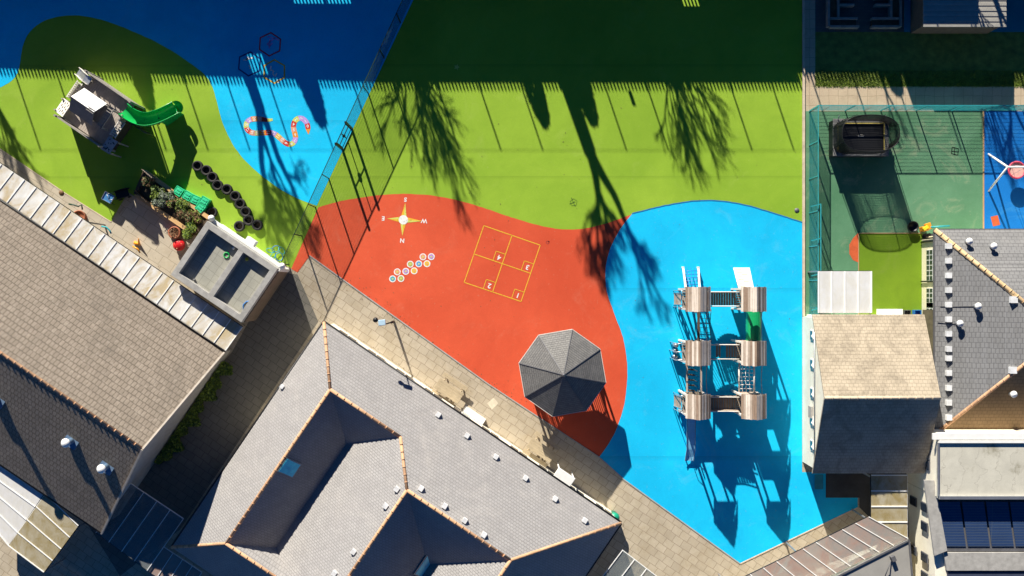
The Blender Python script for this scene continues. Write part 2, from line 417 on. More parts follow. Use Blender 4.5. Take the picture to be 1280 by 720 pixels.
# thin edging strips between rubber and slabs
def strip(name, pts, w, h, mat, kind='structure', z0=0.0, label=None, cat=None):
    mb = MB()
    for a, b in zip(pts[:-1], pts[1:]):
        a = W(*a); b = W(*b); mb.bar(a + Vector((0, 0, z0 + h / 2)), b + Vector((0, 0, z0 + h / 2)), w, h)
    o = obj(name, mb, mat)
    if kind: o['kind'] = kind
    else: tag(o, label, cat)
    return o
strip('edging_strip', [(387, 319.5), (610, 479.7), (749, 571.5), (780, 599.5), (925, 704.5)], 0.07, 0.04, M['concrete'])
strip('edging_strip', [(925, 704.5), (1031, 654), (1072, 634.5)], 0.07, 0.04, M['kerb'])
strip('edging_strip', top_blue, 0.07, 0.02, m_plain('blue_edge', (0.004, 0.16, 0.42), .8), z0=ZR)
strip('kerb', [(1004.2, -190), (1004.2, 395)], 0.14, 0.12, M['kerb'])
strip('kerb', [(-20, 173), (0, 186), (80, 240.5), (139, 277.5)], 0.06, 0.03, M['kerb'])

# right hand side
flat('side_path', pw([(1005, -190), (1019, -190), (1019, 128), (1005, 128)]), 0.008, M['paving_pale'], 'structure')
flat('paved_path', pw([(1005, 108), (1500, 108), (1500, 139), (1005, 139)]), 0.012, M['paving_pale'], 'structure')
flat('lawn', pw([(1019, 40), (1500, 40), (1500, 108), (1019, 108)]), 0.010, M['grass'], 'structure')
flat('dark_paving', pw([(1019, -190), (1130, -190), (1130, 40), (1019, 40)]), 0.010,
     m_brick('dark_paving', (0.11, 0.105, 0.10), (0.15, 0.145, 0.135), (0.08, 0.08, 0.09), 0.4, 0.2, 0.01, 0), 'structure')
flat('green_court', pw([(1006, 139), (1230, 139), (1230, 292), (1152, 292), (1152, 400), (1006, 400)]), 0.016, M['court'], 'structure')
flat('blue_court', pw([(1230, 139), (1500, 139), (1500, 292), (1230, 292)]), 0.018, M['rub_blue2'], 'structure')
flat('turf_area', pw([(1073.5, 292), (1153, 292), (1153, 395), (1073.5, 395)]), 0.022, M['turf'], 'structure')
flat('orange_patch', pw([(1072.5, 291), (1066, 298), (1061.5, 306), (1061.5, 317), (1066, 325), (1072.5, 328)]), 0.022, M['rub_orange'], 'structure')
flat('orange_patch', pw([(1238, 271), (1247, 269), (1250, 281), (1241, 283)]), 0.024, M['rub_orange'], 'structure')
flat('teal_court', pw([(1130, -190), (1500, -190), (1500, 40), (1130, 40)]), 0.012,
     m_rubber('teal_rubber', (0.005, 0.20, 0.30), (0.01, 0.26, 0.38)), 'structure')
strip('edging_strip', [(1229, 139), (1229, 290)], 0.09, 0.05, M['timber'])
strip('edging_strip', [(1073, 291.5), (1152, 291.5)], 0.05, 0.05, M['timber'])
strip('edging_strip', [(1073, 291.5), (1073, 395)], 0.05, 0.05, M['timber'])

flat('pale_slab', pw([(609, 504), (617, 497), (623, 504), (615, 512)]), 0.012, m_plain('new_slab', (0.68, 0.60, 0.46), .85), 'structure')
rnd = random.Random(77); mb = MB()
for i in range(520):
    k = rnd.random()
    if k < .45: f = rnd.random(); x, y = 400 + 380 * f, 398 + 268 * f - rnd.random() ** 2 * 14
    elif k < .7: f = rnd.random(); x, y = 387 + 360 * f + rnd.gauss(0, 5), 320 + 250 * f + rnd.gauss(0, 5)
    else: x, y = rnd.uniform(150, 1002), rnd.uniform(110, 500)
    p = W(x, y); p.z = 0.032; a = rnd.uniform(0, 6.28); s_ = rnd.uniform(.02, .045); u_ = Vector((math.cos(a), math.sin(a), rnd.uniform(-.2, .2))); v_ = Vector((-math.sin(a), math.cos(a), .1))
    mb.add([p - u_ * s_, p - v_ * s_ * .6, p + u_ * s_, p + v_ * s_ * .6], [[0, 1, 2, 3]], 0)
tag(obj('fallen_leaves', mb, m_plain('dead_leaf', (0.16, 0.10, 0.05), .9)), 'tiny dry leaves scattered over the paving and the rubber surface', 'leaves', kind='stuff')
# real grass blades on the strip of lawn
rnd = random.Random(5)
mb = MB()
for i in range(16000):
    p = W(rnd.uniform(1019, 1300), rnd.uniform(88, 109.5)); a = rnd.uniform(0, 6.28); h = rnd.uniform(0.02, 0.08); w = rnd.uniform(0.015, 0.035)
    if rnd.random() < 0.5: p.y = W(0, 88 + 21 * rnd.random() ** 0.6).y
    t = Vector((math.cos(a), math.sin(a), 0)); q = Vector((rnd.uniform(-.06, .06), rnd.uniform(-.06, .06), h))
    mb.add([p - t * w, p + t * w, p + q], [[0, 1, 2]], 1)
o = obj('grass', mb, [M['leaf'], M['leaf_lime']]); tag(o, 'rough grass growing along the pale path above the green court', 'grass', kind='stuff')

# ---------------------------------------------------------------- painted markings
ZM = ZR + 0.011
def ngon_ring(mb, c, r0, r1, n, a0=0.0, z=0.0, mi=0):
    for j in range(n):
        a = a0 + 2 * math.pi * j / n; b = a0 + 2 * math.pi * (j + 1) / n
        q = lambda r, t: Vector((c.x + r * math.cos(t), c.y + r * math.sin(t), z))
        mb.add([q(r0, a), q(r1, a), q(r1, b), q(r0, b)], [[0, 1, 2, 3]], mi)
def disc(mb, c, r, n, z, mi=0):
    mb.add([Vector((c.x + r * math.cos(2 * math.pi * j / n), c.y + r * math.sin(2 * math.pi * j / n), z)) for j in range(n)], [list(range(n))], mi)
def seg(mb, a, b, w, z, mi=0):
    a = Vector((a.x, a.y, z)); b = Vector((b.x, b.y, z)); d = (b - a).normalized(); s_ = Vector((-d.y, d.x, 0)) * w / 2
    mb.add([a - s_, b - s_, b + s_, a + s_], [[0, 1, 2, 3]], mi)

# compass
cc = W(504.3, 274.8); cmp_ = thing('painted_compass', 'painted yellow and white compass rose with letters N E S W on the red surface', 'compass marking', cc)
tips = [(506.6, 253.5), (528, 276.3), (503.0, 295), (484, 273.2)]
for i, tp in enumerate(tips):
    t = W(*tp); d = (t - cc).normalized(); n_ = Vector((-d.y, d.x, 0)); mb = MB()
    b0 = cc + d * 0.1
    mb.add([Vector((*(b0 + n_ * 0.19).xy, ZM)), Vector((*t.xy, ZM)), Vector((*b0.xy, ZM))], [[0, 1, 2][::-1]], 0)
    mb.add([Vector((*(b0 - n_ * 0.19).xy, ZM)), Vector((*t.xy, ZM)), Vector((*b0.xy, ZM))], [[0, 1, 2]], 1)
    obj('star_point', mb, [M['yellow_mark'], M['mk_lemon']], cmp_)
mb = MB(); disc(mb, cc, 0.29, 28, ZM + 0.004); obj('centre_disc', mb, M['white_mark'], cmp_)
for ch, px, py in (('S', 506.9, 249.3), ('N', 502.8, 300.6), ('E', 479.2, 272.8), ('W', 530.2, 276.0)):
    text_mesh('letter', ch, 0.36, M['white_mark'], (*W(px, py).xy, ZM), R(180 - 5), cmp_, 0.012)

# ten target circles
cols = ['teal', 'olive', 'peach', 'purple', 'yellow', 'olive', 'sky', 'yellow', 'peach', 'purple']
pos = [(148, 569), (198, 567), (176, 527), (227, 524), (277, 521), (254, 481), (305, 479), (354, 478), (330, 437), (380, 436)]
ds = ['teal circle, leftmost of the bottom pair', 'olive circle, right one of the bottom pair', 'peach circle, left one of the lower row of three',
      'purple circle in the middle of the lower row of three', 'yellow circle, right one of the lower row of three', 'olive circle, left one of the upper row of three',
      'blue circle in the middle of the upper row of three', 'yellow circle, right one of the upper row of three', 'peach circle, left one of the top pair', 'purple circle, right one of the top pair']
for i, ((x, y), cn) in enumerate(zip(pos, cols)):
    c = W(460 + x / 4.8, 230 + y / 4.8); c.z = 0
    t = thing('painted_spot', 'white ringed ' + ds[i] + ' on red rubber', 'circle marking', c, 0, 'painted stepping circles')
    mb = MB(); ngon_ring(mb, c, 0.155, 0.215, 24, 0, ZM); obj('ring', mb, M['white_mark'], t)
    mb = MB(); disc(mb, c, 0.155, 24, ZM); obj('disc', mb, M['mk_' + cn], t)
    mb = MB(); disc(mb, c, 0.055, 14, ZM + 0.004); obj('centre_dot', mb, M['mk_lemon' if cn != 'yellow' else 'mk_peach'], t)

# four square court
A_, B_, C_, D_ = [W(460 + x / 4.8, 230 + y / 4.8) for x, y in ((695, 250), (1033, 367), (918, 705), (577, 590))]
fq = thing('painted_court', 'yellow painted four square court numbered 1 to 4 on red rubber', 'court marking', (*((A_ + C_) / 2).xy, 0))
def bl(u, v): return (A_ * (1 - u) + B_ * u) * (1 - v) + (D_ * (1 - u) + C_ * u) * v
mb = MB(); w = 0.055
for a, b in (((0, 0), (1, 0)), ((1, 0), (1, 1)), ((1, 1), (0, 1)), ((0, 1), (0, 0)), ((.5, 0), (.5, 1))):
    seg(mb, bl(*a), bl(*b), w, ZM)
obj('court_line', mb, M['yellow_mark'], fq)
mb = MB(); seg(mb, bl(0, .5), bl(1, .5), w, ZM + 0.002); obj('court_line', mb, M['yellow_mark'], fq)
for n_, (u, v) in {'4': (0.5, 0.5), '3': (1, 0.5), '2': (0.5, 1), '1': (1, 1)}.items():
    q = 0.165; mb = MB()
    seg(mb, bl(u - q, v), bl(u - q, v - q), w * .8, ZM + 0.003); seg(mb, bl(u - q, v - q), bl(u, v - q), w * .8, ZM + 0.003)
    obj('number_box', mb, M['yellow_mark'], fq)
    p = bl(u - q / 2, v - q / 2); text_mesh('number', n_, 0.42, M['white_mark'], (*p.xy, ZM), R(180 - 19), fq, 0.012)

# three hexagons with little figures
def hexagon(cx, cy, r, m, label, fig, a0):
    c = W(cx, cy); t = thing('painted_hexagon', label, 'hexagon marking', (*c.xy, 0), 0, 'painted hexagons')
    mb = MB(); ngon_ring(mb, c, r - 0.10, r, 6, a0, ZM); obj('outline', mb, M[m], t)
    mb = MB()
    for ax, ay, bx, by in fig: seg(mb, W(cx + ax, cy + ay), W(cx + bx, cy + by), 0.09, ZM)
    obj('figure', mb, M['mk_lilac'] if cy < 70 else M['white_mark'], t)
hexagon(337.6, 55.5, 0.78, 'mk_maroon', 'dark red painted hexagon with a running figure, topmost of three on the blue', [(-1, 5, 0, -6), (-4, 0, 6, -8), (-4, 0, 0, 2), (0, 2, 3, -2), (-3, -10, 0, -8.5), (1, -9, 4, -7.5), (5, -8, 11, -5)], R(26))
hexagon(343, 89.5, 0.78, 'mk_gold', 'yellow painted hexagon with a white squiggle, lowest of three on the blue', [(-4, -7, -5, -2), (-5, -2, -1, -1), (-1, -1, -2, 3), (-2, 3, 1, 6), (1, 6, 3, 2), (4, 10, 5, 14)], R(30))
hexagon(312, 80, 0.80, 'mk_navy', 'dark blue painted hexagon with a white stretched figure, left one of three on the blue', [(-8, -5, -3, -6), (-3, -6, 5, -8), (-2, -9, -3, -6), (-5, -4, -2, -7), (0, 2, 1, 6)], R(25))

# number snake
path = [(341, 149.5), (334, 150.5), (328, 149), (321, 148.5), (314, 148.8), (309, 152), (307.5, 157), (309, 162), (314, 166), (321, 166.5), (330, 166), (339, 165.6),
        (345, 168), (351, 173.5), (357, 179), (362, 180.8), (367, 179), (370, 173), (368.5, 166), (366.5, 159), (368, 152), (372, 148), (377, 147.5), (382, 151), (385, 157), (385.5, 168)]
pts = smooth(path, 3); L = [0]
for a, b in zip(pts[:-1], pts[1:]): L.append(L[-1] + math.dist(a, b))
def at(s):
    s = max(0, min(L[-1] - 1e-6, s))
    for i in range(len(L) - 1):
        if L[i + 1] >= s:
            f = (s - L[i]) / (L[i + 1] - L[i] + 1e-9); a, b = pts[i], pts[i + 1]
            return W(a[0] + (b[0] - a[0]) * f, a[1] + (b[1] - a[1]) * f), (W(*b) - W(*a)).normalized()
sn = thing('painted_snake', 'curling painted number snake in red, orange, yellow and lilac on the blue surface', 'snake marking', (*W(345, 160).xy, 0))
NS = 25; sc = ['lemon', 'red', 'peach', 'orange', 'lilac', 'lemon', 'red', 'peach', 'olive', 'orange', 'red', 'lilac', 'yellow', 'peach', 'red', 'lemon', 'lilac', 'orange', 'peach', 'red', 'lemon', 'lilac', 'lilac', 'red', 'orange']
for k in range(NS):
    s0 = L[-1] * k / NS; s1 = L[-1] * (k + 1) / NS; mb = MB(); q = 6; prev = None
    for j in range(q + 1):
        p, d = at(s0 + (s1 - s0) * j / q); n_ = Vector((-d.y, d.x, 0)); f = (k + j / q) / NS
        wd = 0.16 * (min(1, 0.45 + f * 6) if f < .5 else min(1, 0.05 + (1 - f) * 22))
        cur = (Vector((*(p - n_ * wd).xy, ZM)), Vector((*(p + n_ * wd).xy, ZM)))
        if prev: mb.add([prev[0], cur[0], cur[1], prev[1]], [[0, 1, 2, 3]])
        prev = cur
    obj('segment', mb, M['mk_' + sc[k]], sn)
    if 1 < k < NS - 1:
        p, d = at((s0 + s1) / 2)
        text_mesh('number', str(NS - 2 - k), 0.26, M['white_mark'], (*p.xy, ZM + .004), math.atan2(d.y, d.x) + R(90), sn, 0.006)
# small items on the green
mb = MB(); c = W(571, 84)
mb.add([Vector((c.x + (0.20 if j % 2 == 0 else 0.10) * math.cos(j * math.pi / 5), c.y + (0.20 if j % 2 == 0 else 0.10) * math.sin(j * math.pi / 5), ZM)) for j in range(10)], [list(range(10))])
tag(obj('painted_star', mb, M['mk_lemon']), 'tiny yellow star lying in the shaded green area', 'star marking')
mb = MB(); ngon_ring(mb, W(717, 253), 0.22, 0.25, 5, 0.4, ZM); seg(mb, W(714, 247), W(719, 258), 0.05, ZM); seg(mb, W(712, 255), W(719, 252), 0.05, ZM)
tag(obj('worn_mark', mb, m_plain('worn_mark', (0.10, 0.2, 0.02), 0.8)), 'small dark green worn outline on the lime surface near the tree shadow', 'ground mark')
mb = MB(); ngon_ring(mb, W(684.5, 303), 0.06, 0.12, 7, 0.4, ZM); disc(mb, W(686, 302), 0.05, 8, ZM)
tag(obj('worn_mark', mb, m_plain('worn_patch', (0.40, 0.05, 0.03), 0.8)), 'small dark worn spot on the red surface beside the four square court', 'ground mark')
mb = MB(); mb.lathe((*W(996, 263).xy, ZR), [(0.15, 0), (0.15, 0.018), (0.0, 0.018)], 20)
tag(obj('drain_cover', mb, M['lead']), 'round dark drain cover in the lime surface by the kerb', 'drain cover')
mb = MB(); c = W(1193, 189); z = 0.035
for a, b in ((-7, 1), (7, 1)): pass
for x0, y0, x1, y1 in ((-3, -5, 5, -3), (5, -3, 4, 5), (4, 5, -4, 3), (-4, 3, -3, -5), (0, -5, 0, 5), (-4, 0, 5, 1)): seg(mb, W(1193 + x0, 189 + y0), W(1193 + x1, 189 + y1), 0.04, 0.024)
tag(obj('painted_cross_box', mb, M['black']), 'small dark crossed square painted on the green court', 'court marking')
# ---------------------------------------------------------------- buildings
TP = 0.70
M['roofA'] = m_brick('grey_roof_tiles', (0.315, 0.305, 0.305), (0.385, 0.372, 0.368), (0.22, 0.212, 0.21), 0.19, 0.15, 0.010, ROT, 0.5,
                     stain=(0.47, 0.44, 0.41), stain_amt=0.4, streak=((0.24, 0.23, 0.23), (1.2, 0.25, 1), 0.35), bstr=0.9, sscale=0.3, bdist=0.015)
M['roofB'] = m_brick('brown_roof_tiles', (0.235, 0.195, 0.155), (0.32, 0.268, 0.215), (0.13, 0.106, 0.085), 0.24, 0.31, 0.022, ROT, 0.5,
                     stain=(0.13, 0.11, 0.09), stain_amt=0.8, bstr=1.0, sscale=0.22, bdist=0.03, streak=((0.42, 0.36, 0.30), (0.3, 0.3, 1), 0.4))
M['roofB_dark'] = m_brick('dark_roof_tiles', (0.14, 0.135, 0.13), (0.20, 0.185, 0.17), (0.02, 0.02, 0.022), 2.7, 0.325, 0.055, ROT, 0.5,
                     stain=(0.42, 0.38, 0.33), stain_amt=0.45, bstr=1.0, sscale=0.6, bdist=0.04, slo=0.5)
M['roofD1'] = m_brick('beige_slates', (0.44, 0.37, 0.275), (0.52, 0.44, 0.335), (0.30, 0.25, 0.185), 0.26, 0.20, 0.012, 0, 0.5,
                     stain=(0.21, 0.175, 0.13), stain_amt=0.75, bstr=0.6, sscale=0.7, bdist=0.015, slo=0.45, shi=0.60)
M['roofD2'] = m_brick('grey_slates', (0.20, 0.20, 0.203), (0.245, 0.245, 0.248), (0.12, 0.12, 0.125), 0.21, 0.30, 0.014, 0, 0.5, stain=(0.3, 0.3, 0.3), stain_amt=0.3,
                     bstr=0.7, streak=((0.30, 0.31, 0.33), (0.16, 30, 1), 0.45), bdist=0.015)
M['roofD2n'] = m_brick('grey_slates_north', (0.20, 0.20, 0.203), (0.245, 0.245, 0.248), (0.12, 0.12, 0.125), 0.30, 0.21, 0.014, 0, 0.5, stain=(0.36, 0.35, 0.34), stain_amt=0.3,
                     bstr=0.7, streak=((0.42, 0.42, 0.42), (30, 0.16, 1), 0.5), bdist=0.015)
M['flatroof'] = m_brick('flat_roof_felt', (0.56, 0.54, 0.46), (0.60, 0.58, 0.50), (0.42, 0.40, 0.34), 1.0, 6.0, 0.02, 0, 0.0, stain=(0.16, 0.14, 0.08), stain_amt=0.6, bstr=0.1, sscale=0.3, slo=0.56, shi=0.66)
M['felt_grey'] = m_brick('grey_roof_felt', (0.34, 0.335, 0.29), (0.39, 0.385, 0.335), (0.27, 0.265, 0.23), 0.5, 0.5, 0.02, ROT, 0.0, stain=(0.12, 0.12, 0.11), stain_amt=0.5, bstr=0.2, sscale=0.5)

def slab_roof(mb, polys, th=0.12, mi=0):
    for p in polys: mb.poly(p, mi if not isinstance(mi, list) else 0)
def up(p):
    n = (p[1] - p[0]).cross(p[2] - p[0])
    return p if n.z > 0 else p[::-1]

# ---- building A: main school block with several hipped wings
OA = Gd(-225, 41)
def A(u, v, hp=None, h=None, dz=0.0):
    z = 2.6 + TP * S * hp if h is None else h
    q = OA + D1 * u * S + DN * v * S; return Vector((q.x, q.y, z + dz))
a, b, r3, r4, vs = 55, 95, 193, 334, 325
E0 = A(0, 0, 0); PA = A(a, a, a); PB = A(r3 - b + a, a, a); PC = A(r3, b, b); PD = A(r4, b, b); E1 = A(r4 + b, 0, 0)
PV = A(104, 104, 6); PV3 = A(104, 254, 6); PG = A(a, vs - a, a); E2 = A(0, vs, 0); PL = A(153, 270, 55); PK = A(r3, vs - b, b)
PM = A(263.5, 165.5, 24.5); PM2 = A(263.5, 300.5, 24.5); PK4 = A(r4, vs - b, b); E4 = A(r4 + b, vs, 0)
schA = thing('school_building', 'large grey tiled school building with several hipped ridges and orange ridge tiles', 'building', (*A(215, 160, 0).xy, 0))
mb = MB()
for p in ([E0, PA, PB, PC, PD, E1], [PA, PB, PV], [PA, PV, PV3, PG], [E0, PA, PG, E2], [PV, PB, PC, PK, PL, PV3], [PG, PV3, PL],
          [PC, PD, PM], [PC, PM, PM2, PK], [PD, PM, PM2, PK4], [PD, E1, E4, PK4], [E2, PG, PL, PK, PM2, PK4, E4]):
    mb.poly(up(p))
bt = [A(0, 0, h=2.45), A(r4 + b, 0, h=2.45), A(r4 + b, vs, h=2.45), A(0, vs, h=2.45)]
es = [E0, E1, E4, E2]
for i in range(4): mb.poly([bt[i], bt[(i + 1) % 4], es[(i + 1) % 4], es[i]])
roofA = obj('roof', mb, M['roofA'], schA)
def ridge(parent, a_, b_, r=0.15, mat=None, name='ridge_tiles'):
    mb = MB(); d = (b_ - a_); n = 1
    for i in range(n):
        p0 = a_ + d * (i / n) ; p1 = a_ + d * ((i + 1.0) / n)
        mb.tube([p0 + Vector((0, 0, -0.03)), p1 + Vector((0, 0, -0.045))], [r, r], 10, sm=True)
    k_ = int(d.length / 0.45)
    for i in range(1, k_):
        p0 = a_ + d * (i / k_); mb.tube([p0 - d.normalized() * .03, p0 + d.normalized() * .03], [r * 1.02, r * 1.02], 8)
    return obj(name, mb, mat or M['ridge_tile'], parent)
for p, q in ((E0, PA), (PA, PB), (PB, PC), (PC, PD), (PD, E1), (PA, PG), (PC, PK), (PG, PL), (PG, E2), (PD, PK4), (PK4, E4), (PL, PK)):
    ridge(schA, p, q, 0.095)
# walls
def wallring(parent, fn, u0, v0, u1, v1, z1, mat, name='wall', z0=0.0):
    cs = [fn(u0, v0), fn(u1, v0), fn(u1, v1), fn(u0, v1)]
    for i in range(4):
        p, q = cs[i], cs[(i + 1) % 4]; mb = MB()
        mb.bar(Vector((p.x, p.y, (z0 + z1) / 2)), Vector((q.x, q.y, (z0 + z1) / 2)), 0.25, z1 - z0)
        obj(name, mb, mat, parent)
fA = lambda u, v: A(u, v, h=0)
wallring(schA, fA, 4, 4, r4 + b - 4, vs - 4, 2.44, M['render'])
# gutters
mb = MB()
for p, q in ((E0, E1), (E1, E4), (E2, E0)):
    d = (q - p).normalized(); o_ = Vector((d.y, -d.x, 0)) if True else None
    c0 = (A(215, 160, h=0) - p); o_ = o_ if o_.dot(c0) < 0 else -o_
    mb.tube([p + o_ * 0.05 - Vector((0, 0, 0.07)), q + o_ * 0.05 - Vector((0, 0, 0.07))], 0.06, 8)
obj('gutter', mb, M['black'], schA)
def onA(px, py, kind):
    h = 4.0
    for _ in range(12):
        q = W(px, py, h) - OA; q.z = 0; u = q.dot(D1) / S; v = q.dot(DN) / S
        hp = {'NE': v, 'NW2': u, 'NW3': u - 98, 'SE2': 110 - u, 'SE3': 2 * r3 - (r3 - b) - u, 'SW': 2 * b - v}[kind]; h = 2.6 + TP * S * hp
    return W(px, py, h)
M['vent_white'] = m_plain('vent_cap_grey', (0.74, 0.75, 0.76), .5)
def vent_box(parent, p, rz, sz=0.22, mat=None):
    mb = MB(); mb.box(p + Vector((0, 0, 0.05)), (sz * 1.15, sz * 1.15, 0.22), rz); o = obj('roof_vent', mb, mat or M['vent_white'], parent)
    mb = MB(); mb.box(p + Vector((0, 0, 0.175)), (sz * 1.22, sz * 1.22, 0.03), rz); obj('vent_cap', mb, M['vent_white'], o, False)
    return o
for px, py in ((548, 518), (584, 544), (620, 570.5), (657, 597), (694, 623), (731, 650), (526.5, 610), (556, 632), (581, 650), (605, 668)):
    vent_box(schA, onA(px, py, 'NE'), ROT)
for px, py in ((496, 611), (482, 632), (442, 689), (418, 716)): vent_box(schA, onA(px, py, 'NW3'), ROT)
vent_box(schA, onA(353, 483, 'NW2'), ROT, 0.18)
def skylight(parent, c, n, ax, w, l, mat=None):
    n = n.normalized(); x = (ax - n * ax.dot(n)).normalized(); y = n.cross(x); rot = Matrix((x, y, n)).transposed()
    mb = MB(); mb.box(c + n * 0.05, (w + 0.14, l + 0.14, 0.1), rot=rot); f = obj('skylight', mb, M['grey_metal'], parent)
    mb = MB(); mb.box(c + n * 0.105, (w, l, 0.03), rot=rot); obj('pane', mb, M['glass_sky_blue'], f)
nSE = Vector((D1.x * TP, D1.y * TP, 1))
skylight(schA, onA(361.5, 584, 'SE2'), nSE, DN, 0.85, 0.95)
nSW = Vector((DN.x * TP, DN.y * TP, 1))
skylight(schA, onA(535, 706, 'SE3'), nSE, DN, 1.5, 1.0)
skylight(schA, onA(536, 659, 'SE3'), nSE, D1, 0.35, 1.0)
# windows and doors on the long playground wall
for u in list(range(30, 420, 42)):
    c = A(u, 4, h=0) - DN * 0.14
    mb = MB(); mb.box((c.x, c.y, 1.55), (1.3, 0.06, 1.1), ROT); w_ = obj('window', mb, M['white_paint'], schA)
    mb = MB()
    for k in (-0.32, 0.32): mb.box((c.x + D1.x * k - DN.x * 0.03, c.y + D1.y * k - DN.y * 0.03, 1.55), (0.56, 0.03, 0.98), ROT)
    obj('pane', mb, M['glass_dark'], w_)

# ---- building B: long brown tiled gable roof
OB = Gd(-344, 77)
def Bp(u, v, h): q = OB + D1 * u * S + DN * v * S; return Vector((q.x, q.y, h))
bB = thing('gabled_building', 'long building with mossy brown tiled gable roof at the left edge', 'building', (*Bp(-180, 130, 0).xy, 0))
U0 = -560; RV = 124; EV = 259; HE = 2.8; HR = 6.35
mb = MB(); mb.poly(up([Bp(U0, 0, HE), Bp(0, 0, HE), Bp(0, RV, HR), Bp(U0, RV, HR)]), 0)
mb.poly([Bp(0, 0, HE - .14), Bp(U0, 0, HE - .14), Bp(U0, 0, HE), Bp(0, 0, HE)], 0)
mb.poly([Bp(0, 0, HE - .14), Bp(0, 0, HE), Bp(0, RV, HR), Bp(0, RV, HR - .14)], 0)
obj('front_roof_slope', mb, M['roofB'], bB)
mb = MB(); mb.poly(up([Bp(U0, EV, HE), Bp(0, EV, HE), Bp(0, RV, HR), Bp(U0, RV, HR)]), 0)
mb.poly([Bp(0, EV, HE - .14), Bp(0, EV, HE), Bp(0, RV, HR), Bp(0, RV, HR - .14)], 0)
mb.poly([Bp(0, EV, HE - .14), Bp(U0, EV, HE - .14), Bp(U0, EV, HE), Bp(0, EV, HE)], 0)
obj('rear_roof_slope', mb, M['roofB'], bB)
ridge(bB, Bp(U0, RV, HR), Bp(0, RV, HR), 0.095)
# verge strip
mb = MB()
for p, q in ((Bp(0.8, -0.5, HE), Bp(0.8, RV, HR)), (Bp(0.8, RV, HR), Bp(0.8, EV + .5, HE))): mb.bar(p, q, 0.10, 0.17)
obj('verge', mb, m_plain('verge_mortar', (0.45, 0.40, 0.34), 0.8), bB)
mb = MB(); mb.tube([Bp(U0, -1.3, HE - .06), Bp(0, -1.3, HE - .06)], 0.06, 8); mb.tube([Bp(U0, EV + 1.3, HE - .06), Bp(0, EV + 1.3, HE - .06)], 0.06, 8); obj('gutter', mb, M['black'], bB)
M['pebble'] = m_plain('grey_render', (0.40, 0.38, 0.35), 0.85, var=0.12)
mb = MB(); k = 5
mb.hexa([Bp(-6 - k, 5, 0), Bp(-6, 5, 0), Bp(-6, EV - 5, 0), Bp(-6 - k, EV - 5, 0)], [Bp(-6 - k, 5, HE), Bp(-6, 5, HE), Bp(-6, EV - 5, HE), Bp(-6 - k, EV - 5, HE)])
mb.hexa([Bp(-6, 5, HE), Bp(-6, RV, HR - .16), Bp(-6, EV - 5, HE)], [Bp(-6 - k, 5, HE), Bp(-6 - k, RV, HR - .16), Bp(-6 - k, EV - 5, HE)])
obj('gable_wall', mb, M['pebble'], bB)
for v in (6, EV - 8):
    mb = MB(); mb.hexa([Bp(U0, v, 0), Bp(-11.5, v, 0), Bp(-11.5, v + 5, 0), Bp(U0, v + 5, 0)], [Bp(U0, v, HE - .16), Bp(-11.5, v, HE - .16), Bp(-11.5, v + 5, HE - .16), Bp(U0, v + 5, HE - .16)])
    obj('wall', mb, M['pebble'], bB)
def flue(parent, p, r=0.2, h=0.9):
    mb = MB(); mb.lathe(p, [(r * .75, -0.3), (r * .75, h)], 16); mb.box(p + Vector((0, 0, 0.02)), (r * 3.4, r * 3.0, 0.14), ROT); o = obj('flue', mb, m_plain('flue_blue', (0.18, 0.28, 0.42), 0.4, 0.4), parent)
    mb = MB(); mb.lathe(p + Vector((0, 0, h)), [(r * 1.05, 0), (r * 1.1, 0.05), (r * .9, 0.14), (r * .4, 0.2), (0, 0.21)], 18); obj('flue_cap', mb, M['white_paint'], o)
slB = (HR - HE) / ((EV - RV) * S)
def onB(px, py):
    h = 4
    for _ in range(14):
        q = W(px, py, h) - OB; q.z = 0; v = q.dot(DN) / S; h = HR - slB * (v - RV) * S
    return W(px, py, h)
for px, py in ((90, 551), (134, 583), (-2, 500)): flue(bB, onB(px, py), 0.24, 0.75)
# hedge/ivy beside the gable wall
def leafcloud(mb, fn, n, s0, s1, rnd, mats=1):
    for i in range(n):
        p = fn(); s_ = rnd.uniform(s0, s1); a1 = rnd.uniform(0, 6.28); tl = rnd.uniform(-0.9, 0.9)
        x = Vector((math.cos(a1), math.sin(a1), tl * .6)).normalized(); y = Vector((-math.sin(a1), math.cos(a1), rnd.uniform(-.6, .6))).normalized()
        mb.add([p - x * s_, p - y * s_ * .5, p + x * s_, p + y * s_ * .5], [[0, 1, 2, 3]], rnd.randrange(mats))
rnd = random.Random(3); mb = MB()
def hp():
    t = rnd.random(); v = 20 + 150 * t; w_ = rnd.uniform(0, 1) ** 1.2 * (12 + 8 * math.sin(t * 14) * math.sin(t * 37)); 
    q = Bp(-4 + w_, v, 0); q.z = rnd.uniform(0.02, 0.75 * (1 - w_ / 30)) ; return q
leafcloud(mb, hp, 9000, 0.04, 0.10, rnd, 2)
hd = thing('hedge', 'low dark green hedge growing along the grey gable wall', 'hedge', (*Bp(4, 90, 0).xy, 0))
obj('foliage', mb, [M['leaf'], M['leaf_lime']], hd)
mb = MB()
for i in range(14): p = Bp(3, 24 + i * 11, 0); mb.tube([p, p + Vector((rnd.uniform(-.1, .1), rnd.uniform(-.1, .1), .5))], [.03, .012], 6)
obj('stem', mb, M['bark'], hd)

